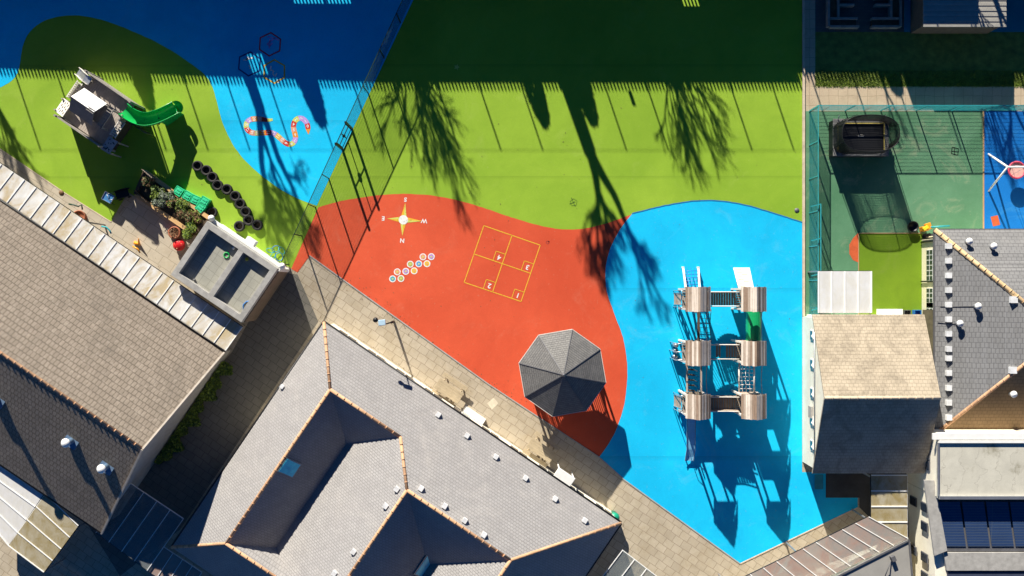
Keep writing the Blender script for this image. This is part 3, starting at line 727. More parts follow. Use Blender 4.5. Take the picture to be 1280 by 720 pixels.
# ---- building G: small flat roofed store with two open parapet trays
OG = Gd(-361, -79.5)
def Gp(u, v, h): q = OG + D1 * u * S + DN * v * S; return Vector((q.x, q.y, h))
bG = thing('flat_roofed_store', 'small store with flat grey roof divided into two trays by parapets', 'building', (*Gp(50, 38, 0).xy, 0))
UG, VG, HP = 101, 77, 3.17
mb = MB(); mb.hexa([Gp(2, 2, 2.5), Gp(UG - 2, 2, 2.5), Gp(UG - 2, VG - 2, 2.5), Gp(2, VG - 2, 2.5)], [Gp(2, 2, 2.72), Gp(UG - 2, 2, 2.72), Gp(UG - 2, VG - 2, 2.72), Gp(2, VG - 2, 2.72)])
obj('flat_roof', mb, M['felt_grey'], bG)
for (p, q) in (((3.5, 3.5), (UG - 3.5, 3.5)), ((UG - 3.5, 7), (UG - 3.5, VG - 7)), ((3.5, VG - 3.5), (UG - 3.5, VG - 3.5)), ((3.5, 7), (3.5, VG - 7)), ((53, 7), (53, VG - 7))):
    ext = 3.5 if p[1] == q[1] else 0
    mb = MB(); mb.bar(Gp(p[0] - ext, p[1], (HP + 2.72) / 2), Gp(q[0] + ext, q[1], (HP + 2.72) / 2), 0.35, HP - 2.72); obj('parapet', mb, M['concrete'], bG, bevel=0.01)
cs = [(0, 0), (UG, 0), (UG, VG), (0, VG)]
for i in range(4):
    p, q = cs[i], cs[(i + 1) % 4]; mb = MB(); p0 = Gp(*p, 1.24); q0 = Gp(*q, 1.24); dd = (q0 - p0).normalized(); inw = Vector((dd.y, -dd.x, 0)); inw = inw if inw.dot(Gp(50, 38, 1.24) - p0) > 0 else -inw
    e = 0.0 if i % 2 == 0 else 0.2
    mb.bar(p0 + inw * .1 + dd * e, q0 + inw * .1 - dd * e, 0.2, 2.48); obj('wall', mb, M['white_paint'] if i == 0 else M['brown_wall'], bG)
# upstand white coping on the playground side
mb = MB(); mb.bar(Gp(-2, -2.2, 2.3), Gp(UG + 3, -2.2, 2.3), 0.17, 0.4); obj('fascia', mb, M['white_paint'], bG)
for u in (-1, 101):
    mb = MB(); mb.lathe(Gp(u, -4, 2.5), [(0.05, -0.3), (0.16, -0.05), (0.2, 0.1), (0.16, 0.25), (0, 0.32)], 14); obj('floodlight', mb, M['white_paint'], bG)
mb = MB(); mb.box(Gp(52, -5.5, 2.15), (0.62, 0.5, 0.5), ROT); obj('meter_box', mb, M['white_paint'], bG, bevel=0.02)
for a_, b_ in (((28, 14), (30, 66)), ((48, 62), (10, 62)), ((75, 16), (72, 66))): pass
# things left on the roof trays
def torus(mb, c, R_, r, n=20, m=6, mi=0, M3=None):
    pts = [Vector(c) + (M3 @ Vector((R_ * math.cos(t), R_ * math.sin(t), 0)) if M3 else Vector((R_ * math.cos(t), R_ * math.sin(t), 0))) for t in [2 * math.pi * j / n for j in range(n)]]
    mb.tube(pts, r, m, mi=mi, closed=True)
def tagobj(name, mb, mat, label, cat, bevel=0.0):
    lo = Vector((sum(v.x for v in mb.v) / len(mb.v), sum(v.y for v in mb.v) / len(mb.v), min(v.z for v in mb.v)))
    o = obj(name, mb, mat, None, loc=lo, bevel=bevel); return tag(o, label, cat)
mb = MB(); torus(mb, W(283, 319, 2.76), 0.16, 0.03); tagobj('hoop', mb, M['plastic_green'], 'small green ring lying in the left roof tray of the store', 'hoop')
def sphere(mb, c, r, n=14, mi=0, zs=1.0): mb.lathe(c, [(r * math.sin(math.pi * i / 8) if 0 < i < 8 else 0, -r * zs * math.cos(math.pi * i / 8)) for i in range(9)], n, mi)
mb = MB(); sphere(mb, W(308.5, 324, 2.83), 0.11); tagobj('ball', mb, M['plastic_yellow'], 'yellow ball lying in the right roof tray of the store', 'ball')
mb = MB(); sphere(mb, W(292, 310, 2.82), 0.10); tagobj('ball', mb, M['white_paint'], 'white ball in the top corner of the left roof tray', 'ball')
mb = MB(); sphere(mb, W(296, 307, 2.8), 0.08); tagobj('ball', mb, M['mk_lilac'], 'small lilac ball next to the white ball on the store roof', 'ball')
mb = MB(); mb.tube([W(304, 389, 2.76), W(304, 381, 2.76), W(308, 377, 2.76), W(314, 376, 2.76)], 0.03, 6); tagobj('hose', mb, M['plastic_blue'], 'curved blue hose in the lower corner of the right roof tray', 'hose')
mb = MB(); sphere(mb, W(243, 350, 2.8), 0.08); tagobj('ball', mb, M['lead'], 'dark ball by the lower parapet of the left roof tray', 'ball')

# ---- polycarbonate canopies
M['polyA'] = m_poly('dirty_polycarbonate', (0.86, 0.86, 0.86), (0.46, 0.34, 0.14), 0.30, 0.8, ROT, 0.8)
M['polyB'] = m_poly('brown_polycarbonate', (0.55, 0.50, 0.38), (0.28, 0.21, 0.07), 0.25, 0.85, 0)
M['polyC'] = m_poly('clear_polycarbonate', (0.28, 0.31, 0.33), (0.18, 0.19, 0.16), 0.75, 0.4, ROT)
M['polyW'] = m_poly('white_polycarbonate', (0.80, 0.80, 0.82), (0.6, 0.57, 0.46), 0.15, 0.5, 0)
M['polyG'] = m_poly('grey_polycarbonate', (0.40, 0.38, 0.36), (0.40, 0.20, 0.14), 0.45, 0.6, ROT)
def canopy(name, label, a_, b_, c_, d_, n, mat, bar=0.05, posts=True, barmat=None, cross=None):
    """a-b is the wall side, d-c the outer side; n panels along"""
    barmat = barmat or M['white_paint']
    t = thing(name, label, 'canopy', (*((a_ + b_ + c_ + d_) / 4).xy, 0))
    for i in range(n):
        f0, f1 = i / n, (i + 1) / n
        p = [a_.lerp(b_, f0), a_.lerp(b_, f1), d_.lerp(c_, f1), d_.lerp(c_, f0)]
        th = Vector((0, 0, 0.016)); mb = MB(); q = up(p); mb.hexa([x - th for x in q], q); obj('panel', mb, mat, t)
    for i in range(n + 1):
        f = i / n; p, q = a_.lerp(b_, f), d_.lerp(c_, f); z = Vector((0, 0, 0.02)); mb = MB(); mb.bar(p + z, q + z, bar, 0.05); obj('glazing_bar', mb, barmat, t)
    for p, q in ((a_, b_), (d_, c_)):
        z = Vector((0, 0, -0.06)); mb = MB(); mb.bar(p + z, q + z, 0.06, 0.08); obj('edge_beam', mb, barmat if p is a_ else M['black'], t)
    if cross:
        for f in cross:
            mb = MB(); z = Vector((0, 0, -0.03)); mb.bar(a_.lerp(d_, f) + z, b_.lerp(c_, f) + z, 0.022, 0.02); obj('cross_bar', mb, M['grey_metal'], t)
    if posts:
        for f in ([0.02, 0.5, 0.98] if n > 6 else [0.03, 0.97]):
            p = d_.lerp(c_, f); mb = MB(); mb.bar(Vector((p.x, p.y, 0)), Vector((p.x, p.y, p.z - 0.1)), 0.08, 0.08); obj('post', mb, M['grey_metal'], t)
    return t
u0 = -27 * 16.6
canopy('glazed_canopy', 'long dirty polycarbonate canopy with white bars along the brown roof', Bp(u0, -2.8, 2.62), Bp(0, -2.8, 2.62), Bp(0, -36.5, 2.4), Bp(u0, -36.5, 2.4), 27, M['polyA'], cross=[0.5])
# C2 bottom-left double canopy
P1, P2, P3 = W(13, 589, 2.5), W(98, 658, 2.5), W(67, 703, 2.5)
c2 = lambda x, y, h=2.5: W(x, y, h)
canopy('glazed_canopy', 'brown stained polycarbonate canopy below the flues, right of the thick white beam', c2(57, 617), c2(11, 682), c2(55, 715), c2(98, 657), 4, M['polyB'])
canopy('glazed_canopy', 'paler polycarbonate canopy at the bottom left corner, left of the thick white beam', c2(-42, 617, 2.48), c2(-42, 556, 2.48), c2(55, 617, 2.48), c2(11, 682, 2.48), 4, M['polyW'], posts=False)
# C3 between the buildings
canopy('glazed_canopy', 'clear dark canopy with thin bars bridging the gap between the two school buildings', W(163, 605, 2.4), W(229, 649, 2.4), W(184, 713, 2.4), W(120, 666, 2.4), 4, M['polyC'], 0.035)
canopy('glazed_canopy', 'small stepped polycarbonate canopy at the bottom edge beside the dark hipped roof', W(204, 684, 2.3), W(252, 716, 2.3), W(234, 745, 2.3), W(184, 713.5, 2.3), 4, M['polyG'], 0.035)
canopy('glazed_canopy', 'grey canopy against the end of the hipped school roof, behind the green bin', W(778, 688, 2.3), W(838, 734, 2.3), W(800, 785, 2.3), W(737, 742, 2.3), 4, M['polyC'], 0.045)

# ---- building D1: white gabled block right of the blue surface
def X(x, y, h): return Gd(x, y, h)
bD = thing('gabled_building', 'white walled building with beige slate gable roof beside the blue rubber area', 'building', (*X(425, 126, 0).xy, 0))
x0, x1, y0, y1, ym = 358, 491.5, 31.5, 221, 126; he, hr = 2.8, 5.0
mb = MB(); mb.poly(up([X(x0, y0, he), X(x1, y0, he), X(x1, ym, hr), X(x0, ym, hr)])); mb.poly([X(x0, y0, he - .12), X(x1, y0, he - .12), X(x1, y0, he), X(x0, y0, he)])
mb.poly([X(x0, y0, he - .12), X(x0, y0, he), X(x0, ym, hr), X(x0, ym, hr - .12)]); obj('north_roof_slope', mb, M['roofD1'], bD)
M['roofD1s'] = m_brick('shaded_side_slates', (0.12, 0.105, 0.095), (0.15, 0.13, 0.115), (0.06, 0.055, 0.05), 0.26, 0.20, 0.014, 0, 0.5, stain=(0.25, 0.21, 0.17), stain_amt=0.3, sscale=1.0)
mb = MB(); mb.poly(up([X(x0, y1, he), X(x1, y1, he), X(x1, ym, hr), X(x0, ym, hr)])); mb.poly([X(x0, y1, he - .12), X(x1, y1, he - .12), X(x1, y1, he), X(x0, y1, he)])
mb.poly([X(x0, y1, he - .12), X(x0, y1, he), X(x0, ym, hr), X(x0, ym, hr - .12)]); obj('south_roof_slope', mb, M['roofD1'], bD)
ridge(bD, X(x0, ym, hr), X(x1, ym, hr), 0.09, m_plain('beige_ridge', (0.5, 0.42, 0.32), 0.8))
def gablewall(parent, xa, xb, mat):
    mb = MB(); ya, yb = y0 + 4, y1 - 4
    pts = [(ya, 0), (yb, 0), (yb, he - .1), (ym, hr - .16), (ya, he - .1)]
    mb.hexa([X(xa, y, h) for y, h in pts], [X(xb, y, h) for y, h in pts]); return obj('wall', mb, mat, parent)
gablewall(bD, 363, 368, M['render']); gablewall(bD, 482, 487, M['render'])
for y in (y0 + 4, y1 - 4):
    mb = MB(); mb.bar(X(368.2, y, 1.34), X(481.8, y, 1.34), 0.25, 2.68); obj('wall', mb, M['render'], bD)
for yy in (57, 92, 127, 161, 190):
    mb = MB(); mb.box(X(362.6, yy, 1.95), (0.05, 0.62, 0.5)); w_ = obj('window', mb, M['white_paint'], bD)
    mb = MB(); mb.box(X(361.9, yy, 1.95), (0.03, 0.5, 0.38)); obj('pane', mb, M['glass_dark'], w_)
    mb = MB(); mb.hexa([X(362.6, yy - 5, 2.35), X(362.6, yy + 5, 2.35), X(359.5, yy + 1, 2.28)], [X(362.6, yy - 5, 2.4), X(362.6, yy + 5, 2.4), X(359.5, yy + 1, 2.33)]); obj('window_hood', mb, M['white_paint'], w_)
mb = MB(); mb.box(X(361.5, 150, 1.9), (0.14, 0.7, 0.5)); obj('vent_grille', mb, M['concrete'], bD)
mb = MB(); mb.tube([X(361.6, y0 + 7, 2.6), X(361.6, y1 - 6, 2.6)], 0.035, 6); obj('pipe', mb, M['grey_metal'], bD)

# ---- building D2: big grey hipped roof on the right
b2 = thing('hipped_building', 'cream walled building with large grey slate hipped roof and yellow hip tiles', 'building', (*X(620, 52, 0).xy, 0))
xa, ya, yb = 504, -69.6, 174.6; yc = (ya + yb) / 2; hd_ = (yb - ya) / 2; ap = 5.5; xr = 900
Q0, Q1, QA = X(xa, ya, 2.8), X(xa, yb, 2.8), X(xa + hd_, yc, ap); Q2, Q3, QB = X(xr, ya, 2.8), X(xr, yb, 2.8), X(xr, yc, ap)
for nm, p, m in (('west_roof_slope', [Q0, Q1, QA], M['roofD2']), ('north_roof_slope', [Q0, QA, QB, Q2], M['roofD2n']), ('brown_roof_slope', [Q1, QA, QB, Q3], m_brick('brown_slates', (0.26, 0.17, 0.09), (0.30, 0.20, 0.11), (0.15, 0.10, 0.05), 0.3, 0.21, 0.012, 0))):
    mb = MB(); mb.poly(up(p)); obj(nm, mb, m, b2)
M['hip_yellow'] = m_brick('yellow_hip_tiles', (0.62, 0.44, 0.24), (0.68, 0.50, 0.30), (0.4, 0.27, 0.14), 0.6, 0.6, 0.02, R(-42), 0, bstr=0.1)
ridge(b2, Q0, QA, 0.14, M['hip_yellow']); ridge(b2, Q1, QA, 0.11, M['ridge_tile']); ridge(b2, QA, QB, 0.16, M['hip_yellow'])
mb = MB()
for p, q in ((Q0, Q1), (Q0, Q2), (Q1, Q3)): mb.bar(p - Vector((0, 0, .09)), q - Vector((0, 0, .09)), 0.12, 0.12)
obj('gutter', mb, M['lead'], b2)
mb = MB(); mb.bar(X(514.5, ya + 8, 1.35), X(514.5, yb - 8, 1.35), 0.25, 2.68); obj('wall', mb, M['cream'], b2)
for y in (ya + 8, yb - 8): mb = MB(); mb.bar(X(517.2, y, 1.34), X(xr, y, 1.34), 0.25, 2.66); obj('wall', mb, M['cream'], b2)
for yy, l in ((-28, 1.9), (12, 1.2), (28, 1.0)):
    mb = MB(); mb.box(X(511.6, yy, 1.5), (0.08, l, 1.3)); w_ = obj('window', mb, M['white_paint'], b2)
    mb = MB(); n_ = int(l / .3)
    for i in range(n_):
        for z_ in (1.05, 1.5, 1.95): mb.box(X(510.7, yy, z_) + Vector((0, -l / 2 + (i + .5) * l / n_, 0)), (0.02, l / n_ - .07, 0.36))
    obj('pane', mb, M['glass_dark'], w_)
mb = MB()
for yy in (-61, -57, -8, 36): mb.tube([X(510.5, yy, 0.1), X(510.5, yy, 2.6)], 0.045, 6)
obj('downpipe', mb, M['black'], b2)
def on2(px, py, k):
    h = 3.5
    for _ in range(12):
        q = W(px, py, h); dd = {'W': q.x - xa * S, 'N': -ya * S - q.y, 'S': q.y + yb * S}[k]; h = 2.8 + (ap - 2.8) / (hd_ * S) * dd
    return W(px, py, h)
for y in (307.6, 326, 344.3, 362.6, 380.6, 399, 417, 436, 447.6, 466, 484.6, 503, 521.6): vent_box(b2, on2(1185, y, 'W'), 0, 0.27)
for px, py in ((1266, 374.5), (1265, 462.5)): vent_box(b2, on2(px, py, 'W'), 0, 0.32)
def flue2(p, r=0.17, h=0.35):
    mb = MB(); mb.lathe(p, [(r * .7, -0.25), (r * .7, h)], 14); o = obj('flue', mb, M['steel'], b2)
    mb = MB(); mb.lathe(p + Vector((0, 0, h)), [(r * 1.15, 0), (r * 1.2, 0.05), (r, 0.12), (0, 0.16)], 16); obj('flue_cap', mb, M['white_paint'], o)
for px, py, k in ((1208, 302, 'N'), (1238.5, 308, 'N'), (1219, 382.5, 'W'), (1196.5, 404, 'W'), (1263, 492, 'S')): flue2(on2(px, py, k))
mb = MB(); mb.tube([on2(1175, 383, 'W') + Vector((0, 0, .03)), on2(1216, 383, 'W') + Vector((0, 0, .03))], 0.02, 5); mb.tube([on2(1172, 403, 'W') + Vector((0, 0, .03)), on2(1194, 405, 'W') + Vector((0, 0, .03))], 0.02, 5)
obj('cable', mb, M['lead'], b2)
# lead valley gutter between the two
mb = MB(); mb.box(X(497.8, 100, 2.55), (0.6, 7.4, 0.1)); obj('valley_gutter', mb, m_plain('mossy_lead', (0.12, 0.105, 0.06), 0.8, var=.3), b2)

# ---- building D3: flat roofs at the lower right
b3 = thing('flat_roofed_building', 'white walled building with pale flat roof and blue glazed rooflights at the right edge', 'building', (*X(560, 260, 0).xy, 0))
def block(parent, name, p, z0, z1, mat):
    mb = MB(); mb.hexa([Vector((q.x, q.y, z0)) for q in p], [Vector((q.x, q.y, z1)) for q in p]); return obj(name, mb, mat, parent)
X0 = 492
block(b3, 'wall', [X(X0 + 1, 177, 0), X(900, 177, 0), X(900, 242, 0), X(X0 + 1, 242, 0)], 0, 4.36, M['render'])
block(b3, 'flat_roof', [X(X0, 176, 0), X(900, 176, 0), X(900, 243, 0), X(X0, 243, 0)], 4.365, 4.5, M['flatroof'])
mb = MB(); mb.bar(X(X0 + 1, 177.5, 4.56), X(900, 177.5, 4.56), 0.14, 0.12); obj('coping', mb, M['white_paint'], b3)
mb = MB(); mb.bar(X(X0 + 1, 242, 4.58), X(900, 242, 4.58), 0.18, 0.16); mb.bar(X(X0 + .5, 178.5, 4.56), X(X0 + .5, 240.5, 4.56), 0.08, 0.1); obj('gutter', mb, M['steel'], b3)
mb = MB(); mb.box(X(492, 167, 4.5), (0, 0, 0)); 
mb = MB(); mb.bar(X(486, 171.5, 4.5), X(900, 171.5, 4.5), 0.36, 0.12); obj('fascia', mb, M['white_paint'], b3)
block(b3, 'wall', [X(X0 + 1, 168, 0), X(900, 168, 0), X(900, 176.8, 0), X(X0 + 1, 176.8, 0)], 0, 4.43, M['render'])
block(b3, 'wall', [X(X0 + 2, 243.1, 0), X(900, 243.1, 0), X(900, 500, 0), X(X0 + 8, 500, 0)], 0, 3.7, M['render'])
# sloping blue glazing
pn = [X(X0 + 4, 249, 4.1), X(900, 249, 4.1), X(900, 303, 3.85), X(X0 + 14, 303, 3.85)]
block(b3, 'rooflight_kerb', [X(X0 + 2, 245, 0), X(900, 245, 0), X(900, 308, 0), X(X0 + 12, 308, 0)], 3.705, 3.84, M['lead'])
M['glaze'] = m_brick('blue_glazing', (0.03, 0.06, 0.15), (0.04, 0.08, 0.18), (0.10, 0.13, 0.17), 30, 0.16, 0.012, 0, 0, bstr=0.2, rough=0.25, spec=0.6)
for i in range(12):
    f0, f1 = i * 28, (i + 1) * 28 - 2.5; s_ = 10
    mb = MB(); q = [X(X0 + 4 + f0, 249, 4.1), X(X0 + 4 + f1, 249, 4.1), X(X0 + 13 + f1, 302, 3.9), X(X0 + 13 + f0, 302, 3.9)]
    mb.hexa([v - Vector((0, 0, .05)) for v in q], q); obj('glazing_panel', mb, M['glaze'], b3)
block(b3, 'ledge', [X(X0 + 12, 309, 0), X(900, 309, 0), X(900, 330, 0), X(X0 + 16, 330, 0)], 3.706, 3.95, M['concrete'])
block(b3, 'lower_roof', [X(X0 + 18, 332, 0), X(900, 332, 0), X(900, 440, 0), X(X0 + 14, 440, 0)], 3.705, 3.85, m_plain('dark_blue_roof', (0.05, 0.06, 0.10), 0.5))
mb = MB(); q = [X(480, 224, 0), X(492, 224, 0), X(507, 306, 0), X(492, 312, 0)]; mb.hexa([Vector((v.x, v.y, 3.95)) for v in q], [Vector((v.x, v.y, 4.1)) for v in q]); obj('sloping_coping', mb, M['concrete'], b3)
for yy, z_ in ((197, 3.0), (210, 3.0), (262, 2.6), (285, 2.6), (322, 2.6), (345, 2.6), (262, 1.0), (322, 1.0)):
    mb = MB(); mb.box(X(X0 + .3 + (1 if yy > 243 else 0), yy, z_), (0.06, 0.55, 0.9)); w_ = obj('window', mb, M['lead'], b3)
    mb = MB(); mb.box(X(X0 - .6 + (1 if yy > 243 else 0), yy, z_), (0.03, 0.45, 0.8)); obj('pane', mb, M['glass_dark'], w_)

# canopies at lower right
canopy('glazed_canopy', 'brown stained canopy with white bars between the black roof slope and the white wall', W(1134, 594, 2.4), W(1134, 672, 2.4), W(1089, 672, 2.3), W(1089, 594, 2.3), 4, M['polyB'], 0.07)
canopy('glazed_canopy', 'slanting grey canopy with reddish panels above the bottom right edge', W(1135, 673, 2.5), W(937, 768, 2.5), W(905, 734, 2.35), W(1086, 646, 2.35), 11, M['polyG'], 0.05)
bE = thing('flat_roofed_building', 'plain grey flat roof at the bottom edge below the slanting canopy', 'building', (*W(1080, 740, 0).xy, 0))
pE = [W(1136, 675, 3.0), W(1155, 900, 3.0), W(880, 1000, 3.0), W(890, 800, 3.0)]
block(bE, 'wall', [Vector((v.x, v.y, 0)).lerp(Vector((22, -27, 0)), 0.03) for v in pE], 0, 2.84, M['render'])
block(bE, 'flat_roof', [Vector((v.x, v.y, 0)) for v in pE], 2.845, 3.0, m_plain('grey_felt', (0.30, 0.29, 0.27), 0.85, var=.12, scale=.6))
mb = MB()
for i in range(4): mb.bar(Vector((pE[i].x, pE[i].y, 3.04)), Vector((pE[(i + 1) % 4].x, pE[(i + 1) % 4].y, 3.04)), 0.1, 0.08)
obj('coping', mb, M['lead'], bE)
mb = MB(); p = W(1115, 697, 3.0); mb.tube([p, p + Vector((-.3, -.5, .25)), p + Vector((-.5, -1.2, .1))], 0.03, 6); mb.box(p + Vector((0, 0, .15)), (.25, .3, .3), .4); obj('aerial', mb, M['lead'], bE)
canopy('glazed_canopy', 'small white pitched canopy of four panels beside the teal fence', W(1089, 391, 2.5), W(1023, 391, 2.5), W(1023, 339, 2.35), W(1089, 339, 2.35), 4, M['polyW'], 0.08)
# small dark door court below the black roof slope
mb = MB(); mb.box(X(383, 242, 0.06), (0.5, 0.9, 0.12)); tagobj('step', mb, m_plain('teal_step', (0.02, 0.25, 0.33), .7), 'small teal step beside the shaded wall of the beige roofed building', 'step')
# shed at upper right with pale ribbed roof
sh = thing('shed', 'shed with pale ribbed metal roof at the top right edge', 'shed', (*X(548, -350, 0).xy, 0))
block(sh, 'wall', [X(498, -420, 0), X(594, -420, 0), X(594, -318, 0), X(498, -318, 0)], 0, 2.0, M['brown_wall'])
mb = MB()
for i in range(34):
    y = -422 + i * 3.2; mb.box(X(546, y, 2.08 + (0.03 if i % 2 else 0)), (5.0, 0.155, 0.08))
obj('roof', mb, m_plain('ribbed_metal', (0.34, 0.33, 0.30), 0.5, var=.1), sh)
# brick planters upper right
for i, (x, y) in enumerate(((1036, 22), (1092, 22))):
    t = thing('raised_bed', ('left' if i == 0 else 'right') + ' one of two low brick raised beds at the shaded top of the dark paving', 'raised bed', (*W(x + 15, 0).xy, 0), 0, 'raised beds by the top edge')
    s_ = 1 if i == 0 else -1; ox = x if i == 0 else x + 34
    q = lambda dx, y_: W(ox + s_ * dx, y_, 0.4)
    for a_, b_ in (((0, -60), (0, 33)), ((2, 33), (38 if i == 0 else 36, 33)), ((2, 23), (36, 23)), ((12, -60), (12, 22)), ((12.8, 6), (32, 6)), ((12.8, -3), (32, -3))):
        pa, pb = q(*a_), q(*b_); pa.z = pb.z = 0.22; mb = MB(); mb.bar(pa, pb, 0.13, 0.44); obj('edge_wall', mb, m_plain('bed_brick', (0.30, 0.27, 0.24), .85), t)
    for (ax, ay, bx, by) in ((1, -60, 11, 22), (1, 23.6, 35, 32)):
        pa, pb = q(ax, ay), q(bx, by); mb = MB(); mb.box(((pa.x + pb.x) / 2, (pa.y + pb.y) / 2, 0.14), (abs(pa.x - pb.x), abs(pa.y - pb.y), 0.28)); obj('soil', mb, M['earth'], t)
# ---------------------------------------------------------------- climbing frame with six roofed towers
P0 = Gd(253, 75)
cf = thing('climbing_frame', 'large timber climbing frame of six gable roofed towers linked by bridges on blue rubber', 'climbing frame', (*P0.xy, 0))
XL, XR = Gd(220.5, 0).x, Gd(286.5, 0).x
YR = [Gd(0, 13.3).y, Gd(0, 77).y, Gd(0, 140).y]
M['timber_pale'] = m_wood('weathered_timber', (0.22, 0.165, 0.125), (0.52, 0.43, 0.355), 0, 'Y')
rnd = random.Random(11)
wood_v = [M['timber_pale'], m_wood('weathered_timber_light', (0.50, 0.42, 0.35), (0.74, 0.66, 0.58), 0, 'Y'), m_wood('weathered_timber_brown', (0.17, 0.115, 0.08), (0.34, 0.25, 0.19), 0, 'Y')]
DZ = 1.45
def tower(x, y):
    for sx in (-1, 1):
        for sy in (-1, 1):
            mb = MB(); mb.box((x + sx * .6, y + sy * .6, 1.6), (0.11, 0.11, 3.2)); obj('post', mb, M['timber_white'], cf)
    mb = MB()
    for i in range(9): mb.box((x, y - .6 + i * .15, DZ), (1.3, 0.135, 0.05))
    obj('platform', mb, M['timber_deck'], cf)
    mb = MB(); hw, ze, zr, L = 0.75, 3.15, 3.85, 1.46; n = 7
    for sd in (-1, 1):
        for i in range(n):
            f0 = i / n + .006; f1 = (i + 1) / n - .006
            a_ = Vector((x + sd * hw * (1 - f0), y, ze + (zr - ze) * f0)); b_ = Vector((x + sd * hw * (1 - f1), y, ze + (zr - ze) * f1))
            lift = Vector((sd * .0, 0, 0.02 if i % 2 else 0.0)); jl = rnd.uniform(-.02, .02)
            v = [a_ + Vector((0, -L / 2 + jl, 0)) + lift, b_ + Vector((0, -L / 2 + jl, 0)) + lift, b_ + Vector((0, L / 2 + jl, 0)) + lift, a_ + Vector((0, L / 2 + jl, 0)) + lift]
            if sd > 0: v = v[::-1]
            mb.hexa([q - Vector((0, 0, .035)) for q in v], v, (1, 0, 2, 1, 0, 1, 2)[(i + rnd.choice((0, 0, 1, 2))) % 7])
    r_ = obj('tower_roof', mb, wood_v, cf)
    mb = MB()
    for sy in (-1, 1): mb.hexa([Vector((x - .68, y + sy * .62 - .02, 3.14)), Vector((x + .68, y + sy * .62 - .02, 3.14)), Vector((x, y + sy * .62 - .02, 3.74))], [Vector((x - .68, y + sy * .62 + .02, 3.14)), Vector((x + .68, y + sy * .62 + .02, 3.14)), Vector((x, y + sy * .62 + .02, 3.74))])
    obj('gable_board', mb, M['timber_pale'], r_)
for y in YR:
    for x in (XL, XR): tower(x, y)
def rail(name, pts, r, mat, parent=cf, n=8):
    mb = MB(); mb.tube(pts, r, n); return obj(name, mb, mat, parent)
# bridges across
gaps = {0: [], 1: [1, 3, 4, 7, 8], 2: []}
for k, y in enumerate(YR):
    xa_, xb_ = XL + .66, XR - .66; n = 13; mb = MB(); w_ = (xb_ - xa_) / n
    for i in range(n):
        if i in gaps[k]: continue
        sag = -0.10 * math.sin(math.pi * (i + .5) / n) * (1.0 if k != 2 else .3)
        mb.box((xa_ + w_ * (i + .5), y + .02, DZ + sag), (w_ * (.86 if k != 1 else .75), .82, .045), mi=0)
    br = obj('bridge', mb, [M['timber_deck'], M['timber_pale']], cf)
    for sy in (-1, 1):
        pts = [Vector((xa_ + (xb_ - xa_) * j / 8, y + sy * .43, DZ + .85 - .12 * math.sin(math.pi * j / 8))) for j in range(9)]
        rail('handrail', pts, .03, M['timber_white'], br)
        mb = MB()
        for j in range(1, 8):
            p = pts[j]; mb.tube([p, Vector((p.x, p.y, DZ - .06))], .012, 5)
        mb.tube([p - Vector((0, 0, .45)) for p in pts], .012, 5); obj('rope', mb, M['black'], br)
# solid tunnel side sheets: boards under rails for the two right hand bridges
for k in (0, 2):
    y = YR[k]; mb = MB()
    for i in range(12): mb.box((XL + .72 + i * .155, y - .43, DZ + .40), (.12, .02, .62))
    obj('side_board', mb, M['timber_dark'], cf)
for k in range(3):      # railings on tower sides
    for x, sx in ((XL, -1), (XR, 1)):
        mb = MB()
        for i in range(5 if sx > 0 else 3): mb.box((x + sx * .62, YR[k] - .48 + i * (.24 if sx > 0 else .48), DZ + .4), (.03, .16, .78))
        obj('side_panel', mb, M['timber_pale'], cf)
for k in range(3):
    y = YR[k]; mb = MB(); xa_, xb_ = XL + .66, XR - .66
    for sy in ((.40,) if k < 2 else (.40, -.40)):
        for j in range(12):
            f = (j + .5) / 12; sg = .22 * math.sin(math.pi * f); mb.box((xa_ + (xb_ - xa_) * f, y + sy, DZ + .35 - sg), ((xb_ - xa_) / 12 * .94, .025, .8))
    obj('side_board', mb, M['timber_pale'], cf)
# west side ladders: rungs that stick out to the left
for k in range(3):
    y = YR[k]; lo = Vector((XL - .92, y, 0.02)); hi = Vector((XL - .68, y, DZ))
    if k != 1:
        mb = MB()
        for sy in (-1, 1):
            mb.bar(lo + Vector((0, sy * .36, 0)), hi + Vector((0, sy * .36, 0.1)), .05, .05)
            mb.tube([hi + Vector((-.0, sy * .5, .75)), hi + Vector((-.22, sy * .5, .6)), lo + Vector((-.03, sy * .5, .6)), lo + Vector((-.03, sy * .5, 0))], .022, 8)
        obj('ladder_frame', mb, M['steel'], cf)
        for i in range(6):
            p = lo.lerp(hi, (i + .7) / 6.5); mb = MB(); mb.bar(p - Vector((0, .36, 0)), p + Vector((0, .36, 0)), .06, .04); obj('rung', mb, M['timber_pale'], cf)
    else:
        mb = MB()
        for i, dy in enumerate((-.42, -.05, .32)): mb.lathe(Vector((XL - .9, y + dy, 0)), [(.14, 0), (.14, .5 + .2 * i), (0, .5 + .2 * i)], 14)
        mb.tube([Vector((XL - .6, y + .5, 2.2)), Vector((XL - 1.15, y + .5, 2.1)), Vector((XL - 1.15, y + .5, 0))], .03, 8)
        mb.tube([Vector((XL - .6, y + .0, 2.2)), Vector((XL - 1.2, y + .0, 2.1)), Vector((XL - 1.2, y + .0, 0))], .03, 8)
        mb.tube([Vector((XL - .6, y - .5, 2.2)), Vector((XL - 1.15, y - .5, 2.1)), Vector((XL - 1.15, y - .5, 0))], .03, 8)
        obj('step_post', mb, M['steel'], cf)
